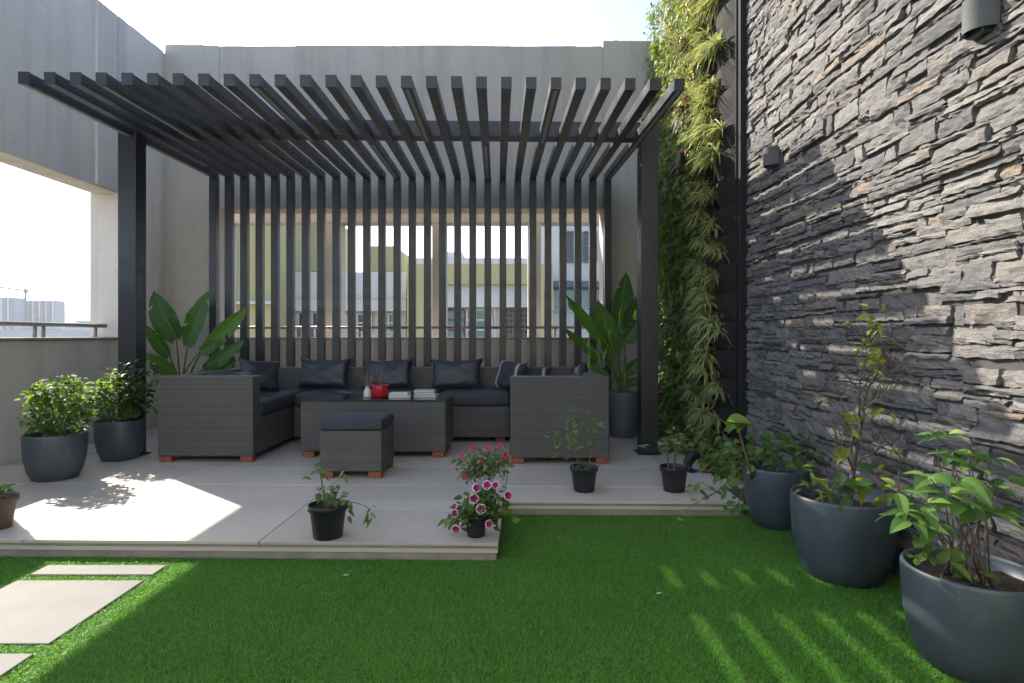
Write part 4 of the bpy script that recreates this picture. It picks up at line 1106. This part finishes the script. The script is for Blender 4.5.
# brown pot cut by the frame
t = small_pot("weathered brown clay pot with a small green shoot at the photo's left edge", -8, 3.36, .122, .175, 'brownpot')
w = local(t); sb, lb = MB(), MB(); Y = 3.4
scat(2, 491, 3, 3, 8, .07, (0, -.1, .7)); sb.tube([w(0, 508, Y), w(1, 492, Y)], .004, 6)
sb.build("stem", M['stem'], t); lb.build("foliage", LF['bush'], t)

# spot light and its cable
t = thing("garden_spotlight", "small black garden spotlight on the patio between the small pot and the planter", "spotlight", (X(691, 4.75), 4.75, .1))
b = MB(); b.lathe([(0, 0), (.045, 0), (.045, .012), (.02, .02), (0, .02)], 20); b.build("base", M['black'], t, smooth=False)
b = MB(); b.tube([(0, 0, .015), (0, 0, .06)], .008, 8); b.build("bracket", M['black'], t)
hd = np.array([.55, .35, .5]); hd /= np.linalg.norm(hd)
b = MB(); c = np.array((-.005, 0, .10)); b.tube([c - hd * .06, c - hd * .055, c + hd * .045, c + hd * .048, c + hd * .07], [.030, .036, .042, .050, .050], 20); b.build("lamp_head", metal("black lamp", (.012, .012, .013), .4), t, smooth=False)
b = MB(); b.tube([c + hd * .0705, c + hd * .072], [.044, .044], 20); b.build("lens", plain("lamp lens", (.12, .12, .12), .1), t)
b = MB(); P = [(X(694, 4.75), 4.75, .112), (X(706, 4.7), 4.7, .112), (X(718, 4.68), 4.68, .113), (X(727, 4.66), 4.66, .135), (X(733, 4.66), 4.64, .20), (X(737, 4.64), 4.64, .27), (1.80, 4.70, .30), (1.86, 4.80, .20)]
tt = np.linspace(0, len(P) - 1, 40); P = np.array(P); P2 = np.stack([np.interp(tt, np.arange(len(P)), P[:, i]) for i in range(3)], -1)
for _ in range(4): P2[1:-1] = (P2[:-2] + 2 * P2[1:-1] + P2[2:]) / 4
o = b.tube(P2, .011, 8).build("hose", plain("grey corrugated hose", (.10, .105, .11), .6), None, smooth=True); tag(o, "grey flexible hose curving up from the spotlight towards the planted wall", "hose")
# ------------------------------------------------------------------ vertical garden
GX = 1.862
vg = thing("vertical_garden", "black felt pocket frame of the vertical garden beside the stone wall", "planter wall", (GX, 6.1, 0))
def vp(name, mat, boxes, bevel=0):
    return wpart(name, mat, boxes, vg, bevel)
vp("backing", M['black'], [(GX + .02, XR + .028, 4.83, 7.28, .02, 5.3)])
vp("frame", M['black'], [(GX - .012, XR + .026, 4.775, 4.825, .02, 5.3)], .003)
dp = MB(); dp.tube([(GX - .012, 4.855, .03), (GX - .012, 4.855, 5.3)], .014, 8)
o = dp.build("drip_pipe", M['black'], vg, smooth=True); o.matrix_parent_inverse = Matrix.Translation(-Vector(vg.location))
PZ = .245
npz = 20
def pocket():
    b = MB(); n, m = 9, 7
    u, v = np.meshgrid(np.linspace(-1, 1, n), np.linspace(0, 1, m), indexing='ij')
    wd_ = .235 * (1 - .15 * v * 0 - .22 * (1 - v) ** 2)
    out = .012 + .06 * np.sin(np.clip(v, 0, 1) * math.pi * .55) * (1 - .75 * np.abs(u) ** 2.2)
    P = np.stack([-out, u * wd_, v * .235], -1).reshape(-1, 3); I = np.arange(n * m).reshape(n, m)
    b.add(P, np.stack([I[:-1, :-1], I[:-1, 1:], I[1:, 1:], I[1:, :-1]], -1).reshape(-1, 4))
    # soil lid
    T = np.array([P[I[i, m - 1]] for i in range(n)]); Bk = T.copy(); Bk[:, 0] = 0
    b.add(np.vstack([T - (0, 0, .03), Bk - (0, 0, .03)]), [(i, i + 1, n + i + 1, n + i) for i in range(n - 1)])
    return b
pk0 = pocket().build("pocket", M['black'], vg, smooth=True, loc=(0.018, -.98, .10)); pk0.location = (0.018, 5.13 - 6.1, .10)
clip0 = None
for k in range(1, npz):
    c = pk0.copy(); COL.objects.link(c); c.parent = vg; c.location = (0.018, 5.13 - 6.1 + rng.normal(0, .006), .10 + k * PZ)
for k in range(1, 10):
    c = pk0.copy(); COL.objects.link(c); c.parent = vg; c.location = (0.018, 5.62 - 6.1 + rng.normal(0, .006), .22 + k * PZ * 2)

# striped spider plants, one per pocket down the outer columns
ORD = ["lowest", "second", "third", "fourth", "fifth", "sixth", "seventh", "eighth", "ninth", "tenth", "eleventh", "twelfth", "thirteenth", "fourteenth", "fifteenth", "sixteenth", "seventeenth", "eighteenth", "nineteenth", "twentieth"]
def spider(n, Ls, seed):
    r = np.random.default_rng(seed); b = MB()
    hearts = [np.array([-.09, r.normal(0, .05), .20]) for _ in range(2)] + [np.array([-.07, r.normal(0, .09), .15])]
    for k in range(n):
        c = hearts[k % 3]
        a = r.uniform(0, 2 * math.pi); el = r.uniform(-.2, 1.15)
        d = np.array([math.cos(a) * math.cos(el), math.sin(a) * math.cos(el), math.sin(el)])
        d = d * (1, 1.15, .85) + (-.40, 0, .05); d /= np.linalg.norm(d)
        L = Ls * r.uniform(.55, 1.15); Wd = r.uniform(.011, .018)
        nr = 8; t = np.linspace(0, 1, nr)
        dr = r.uniform(.35, .85)
        ctr = c + d * (L * t)[:, None] - np.array([0, 0, 1]) * (dr * L * t ** 2.2)[:, None]
        ctr[:, 0] = np.minimum(ctr[:, 0], -.005)
        tg = np.gradient(ctr, axis=0); S = np.cross(tg, np.array([0, 0, 1.0]) if el < 1.0 else np.array([1.0, 0, 0])); S /= np.linalg.norm(S, axis=1)[:, None] + 1e-6
        N = np.cross(S, tg); N /= np.linalg.norm(N, axis=1)[:, None] + 1e-6
        hw = Wd / 2 * np.minimum(1, 3 * t + .45) * (1 - t ** 2.6) + .0004
        V = np.stack([ctr - S * hw[:, None] + N * (hw * .35)[:, None], ctr - S * hw[:, None] * .45 + N * (hw * .1)[:, None], ctr + S * hw[:, None] * .45 + N * (hw * .1)[:, None], ctr + S * hw[:, None] + N * (hw * .35)[:, None]], 1).reshape(-1, 3)
        Q = [(i * 4 + j, i * 4 + j + 1, i * 4 + j + 5, i * 4 + j + 4) for i in range(nr - 1) for j in range(3)]
        g0 = r.uniform(0, .35) if r.random() > .25 else .5
        e0 = r.uniform(.5, 1)
        b.add(V, Q, a=np.tile([e0, g0, g0, e0], nr))
    return b
sp_me = [spider(150, .20, 20 + q).mesh("spider_plant", True) for q in range(5)]
for m_ in sp_me: m_.materials.append(LF['strap'])
spots = []
for k in range(20): spots.append((5.24 + .05 * math.sin(k * 1.7) + (.16 if k % 3 == 0 else 0), .08 + k * PZ + rng.normal(0, .02)))
NOUT = len(spots)
for k in range(20): spots.append((5.55 + .06 * math.sin(k * 2.3), .20 + k * PZ + rng.normal(0, .03)))
for q, (y, zz) in enumerate(spots):
    o = bpy.data.objects.new("spider_plant", sp_me[q % 5]); COL.objects.link(o)
    o.location = (GX + .01 - .015 * (q % 2), y, zz); s = rng.uniform(.85, 1.15); o.scale = (s, s, s * rng.uniform(.9, 1.1)); o.rotation_euler = (rng.normal(0, .08), 0, rng.normal(0, .1))
    lab = ("cream striped spider plant lowest in the green wall's outer column, just above the creeper" if q == 0 else f"cream striped spider plant in the green wall's outer column, {ORD[q % NOUT]} counting up from the ground")
    if q >= NOUT: lab = f"cream striped spider plant in the green wall's inner column, {ORD[q - NOUT]} counting up from the ground"
    tag(o, lab, "spider plant", "striped spider plants in the green wall")

# the rest of the green wall: a mass of small mixed leaves
ib = MB()
def zone(n, y0, y1, z0, z1, ls, shape='ovate', wr=.55, a0=.45, asd=.25, dep=(.06, .22), droop=(.2, .7), clump=5, down=-.35):
    for k in range(n // clump):
        y = rng.uniform(y0, y1); zz = rng.uniform(z0, z1); dd = rng.uniform(*dep); aa = a0 + rng.normal(0, asd * .8)
        P = np.array([GX - dd, y, zz]) + rng.normal(0, ls * .7, (clump, 3)) * (.8, 1, 1)
        P[:, 0] = np.minimum(P[:, 0], GX + .01)
        P[:, 1] = np.minimum(P[:, 1], 7.27)
        D = rng.normal(0, .8, (clump, 3)) + (-.75, -.25, down)
        s = ls * rng.uniform(.6, 1.3, clump)
        ib.leaves(P, D, rng.normal(0, .35, (clump, 3)) + (-.8, -.4, .9), s, s * wr, rng.uniform(*droop, clump), .22, shape, 4, a=np.clip(aa + rng.normal(0, asd * .5, clump), 0, 1))
zone(5200, 6.2, 7.25, .2, 3.2, .055, a0=.66, asd=.2)
zone(3400, 5.5, 6.4, .2, 3.3, .068, a0=.42, asd=.2, dep=(.05, .17))
zone(5200, 5.45, 7.25, 3.0, 5.2, .05, a0=.78, asd=.25)
zone(1300, 5.6, 7.25, 3.1, 5.2, .085, 'strap', .13, a0=.85, asd=.2, dep=(.05, .2), droop=(.3, 1.0))
zone(800, 6.5, 7.25, .4, 3.2, .085, 'strap', .13, a0=.5, asd=.2, dep=(.08, .22), droop=(.3, 1.0))
zone(700, 5.5, 7.2, .0, .35, .07, a0=.4, asd=.2, dep=(.02, .45), down=.1)
o = ib.build("creeper_foliage", LF['ivy'])
tag(o, "dense mixed green creepers covering the inner part of the vertical garden", "creepers", kind="stuff")
# groundcover at its foot
gb = MB()
for k in range(300):
    y = rng.uniform(4.35, 6.2); x = rng.uniform(1.60 - .05 * (y - 4.3), 1.86) ; zz = .1 + rng.uniform(0, .22) * (.4 + .6 * (x - 1.5) / .35)
    s = rng.uniform(.05, .09)
    gb.leaves([(x, y, zz)] + rng.normal(0, .02, (3, 3)), rng.normal(0, .8, (3, 3)) + (-.4, -.4, .25), rng.normal(0, .3, (3, 3)) + (-.2, -.5, 1), s, s * .5, .4, .2, 'ovate', 4, a=np.clip(rng.normal(.62, .18, 3), 0, 1))
tag(gb.build("groundcover", LF['ivy']), "low leafy plants growing at the foot of the vertical garden", "groundcover", kind="stuff")
# purple leaved clumps and broad lime leaves that stand out
def clump(name, label, cat, mat, y, zz, n, ls, wr, shape, group=None, dep=.15):
    b = MB()
    for k in range(n):
        d = np.array([-abs(rng.normal(.6, .3)), rng.normal(0, .7), rng.normal(.35, .5)]); s = ls * rng.uniform(.7, 1.2)
        b.leaves([rng.normal(0, ls * .18, 3)], [d], [(-.6, -.3, 1)], s, s * wr, rng.uniform(.3, .8), .25, shape, 6)
    o = b.build(name, mat, None, (GX - dep, y, zz)); tag(o, label, cat, group)
for y, zz, lab in ((6.55, .52, "purple leaved plant low in the green wall near the pergola post"), (5.75, 4.02, "purple leaved plant at the very top of the green wall, topmost of the purple ones"),
                   (5.78, 3.42, "purple leaved plant high in the green wall, middle one of the purple plants up there"), (5.72, 2.92, "purple leaved plant in the green wall, just under the other two high purple ones")):
    clump("bromeliad", lab, "purple plant", LF['purple'], y, zz, 44, .17, .16, 'strap', "purple leaved plants in the green wall")
for y, zz, lab in ((6.75, 3.62, "large bright yellow leaf cluster in the green wall just above the right slat ends"), (6.85, 4.02, "bright yellow leaf cluster nearest the sky on the green wall's edge"),
                   (6.62, 4.4, "bright yellow leaf cluster highest on the green wall")):
    clump("pothos", lab, "yellow plant", LF['lime'], y, zz, 11, .13, .7, 'ovate', "yellow leaf clusters in the green wall", .22)

# ------------------------------------------------------------------ grass blades of the lawn
def blades(n, x0, x1, y0, y1, h=.034, wd_=.0030):
    P = np.stack([rng.uniform(x0, x1, n), rng.uniform(y0, y1, n)], -1)
    c, s_ = math.cos(DY), math.sin(DY)
    lx = (P[:, 0] + .07) * c - (P[:, 1] - 3.115) * s_; ly = (P[:, 0] + .07) * s_ + (P[:, 1] - 3.115) * c
    onp = ((lx < .002) & (ly > -.002)) | ((lx < 1.582) & (ly > .798)) | (ly > 1.198)
    on_s = (np.abs(P[:, 0] + 2.08) < .300) & (((P[:, 1] > 2.267) & (P[:, 1] < 2.84)) | ((P[:, 1] > 2.92) & (P[:, 1] < 3.03)) | (P[:, 1] < 2.187))
    for t_, r_ in ((t1, .15), (t2, .175), (t3, .17)):
        on_s |= (P[:, 0] - t_.location[0]) ** 2 + (P[:, 1] - t_.location[1]) ** 2 < r_ ** 2
    P = P[~(onp | on_s)]
    return P
PP = np.vstack([blades(300000, -3.3, 1.89, 1.55, 2.5), blades(210000, -3.6, 1.89, 2.5, 3.3), blades(70000, -.1, 1.89, 3.3, 4.4)])
n = len(PP)
h = .019 * rng.uniform(.6, 1.3, n) ; wd_ = rng.uniform(.0018, .0032, n)
a = rng.uniform(0, 6.283, n)
# blades lie in soft tufts: lean follows a slow swirl plus noise
sw_ = np.sin(PP[:, 0] * 7 + 2 * np.sin(PP[:, 1] * 5)) * 1.2 + np.sin(PP[:, 1] * 9 + 1.5 * np.sin(PP[:, 0] * 4))
la = sw_ + rng.normal(0, 2.2, n); lean = rng.uniform(.2, 1.5, n)
lx, ly = np.cos(la) * lean, np.sin(la) * lean
base = np.stack([PP[:, 0], PP[:, 1], np.zeros(n)], -1)
S = np.stack([np.cos(a), np.sin(a), np.zeros(n)], -1) * (wd_ / 2)[:, None]
midp = base + np.stack([lx * .35, ly * .35, np.full(n, .62)], -1) * h[:, None]
tip = base + np.stack([lx, ly, np.sqrt(np.clip(1 - .45 * lean ** 2, .1, 1))], -1) * h[:, None]
V = np.stack([base - S, base + S, midp + S * .85, midp - S * .85, tip], 1).reshape(-1, 3)
k = np.arange(n)[:, None] * 5
gb = MB(); gb.add(V, k + np.array([[0, 1, 2, 3]]), k + np.array([[3, 2, 4]]), a=np.repeat(rng.random(n), 5))
def grassmat():
    m = NT("artificial turf")
    c = m.ramp(m.attr(), [(0, (.060, .200, .026)), (.45, (.098, .305, .040)), (.8, (.145, .35, .052)), (.93, (.19, .32, .07)), (1, (.27, .30, .13))])
    c = m.mix(.45, c, m.ramp(m.noise(2.2, 5, .6, coord="Generated", stretch=(5, 3, 1)), [(.3, (.62, .68, .6)), (.7, (1.1, 1.05, 1))]), 'MULTIPLY')
    m.col(c); m.set(Roughness=.5, Specular_IOR_Level=.3)
    tr = m.n("ShaderNodeBsdfTranslucent"); m.l(m.mix(1.0, c, (1.8, 1.7, .8), 'MULTIPLY'), tr.inputs[0])
    mx = m.n("ShaderNodeMixShader"); mx.inputs[0].default_value = .3
    m.l(m.b.outputs[0], mx.inputs[1]); m.l(tr.outputs[0], mx.inputs[2]); m.l(mx.outputs[0], m.out.inputs[0])
    return m.m
tag(gb.build("grass", grassmat()), "short green artificial grass of the lawn", "grass", kind="stuff")

for px, py, lab in ((660, 593, "small pale fallen leaf on the lawn left of the sunlit stripes"), (346, 575, "tiny pale fallen leaf on the lawn in front of the patio edge")):
    y_ = F * 1.175 / (py - 335); b = MB()
    b.leaves([(-.016, 0, .004)], [(1, .3, .1)], [(0, 0, 1)], .034, .018, .1, .3, 'ovate', 5)
    tag(b.build("fallen_leaf", plain("dry pale leaf", (.46, .45, .38), .8), None, (X(px, y_), y_, .017)), lab, "leaf", "fallen leaves on the lawn")

# ------------------------------------------------------------------ hazy air over the city
hz = MB(); hz.box(-4300, 4300, -2300, 7300, -32, 42)
hm = bpy.data.materials.new("haze"); hm.use_nodes = True
ht = hm.node_tree; ht.nodes.remove(ht.nodes["Principled BSDF"])
pv = ht.nodes.new("ShaderNodeVolumePrincipled"); pv.inputs["Color"].default_value = (.88, .92, .98, 1); pv.inputs["Density"].default_value = .00045; pv.inputs["Anisotropy"].default_value = 0
ht.links.new(pv.outputs[0], ht.nodes["Material Output"].inputs["Volume"])
tag(hz.build("haze", hm), kind="stuff")
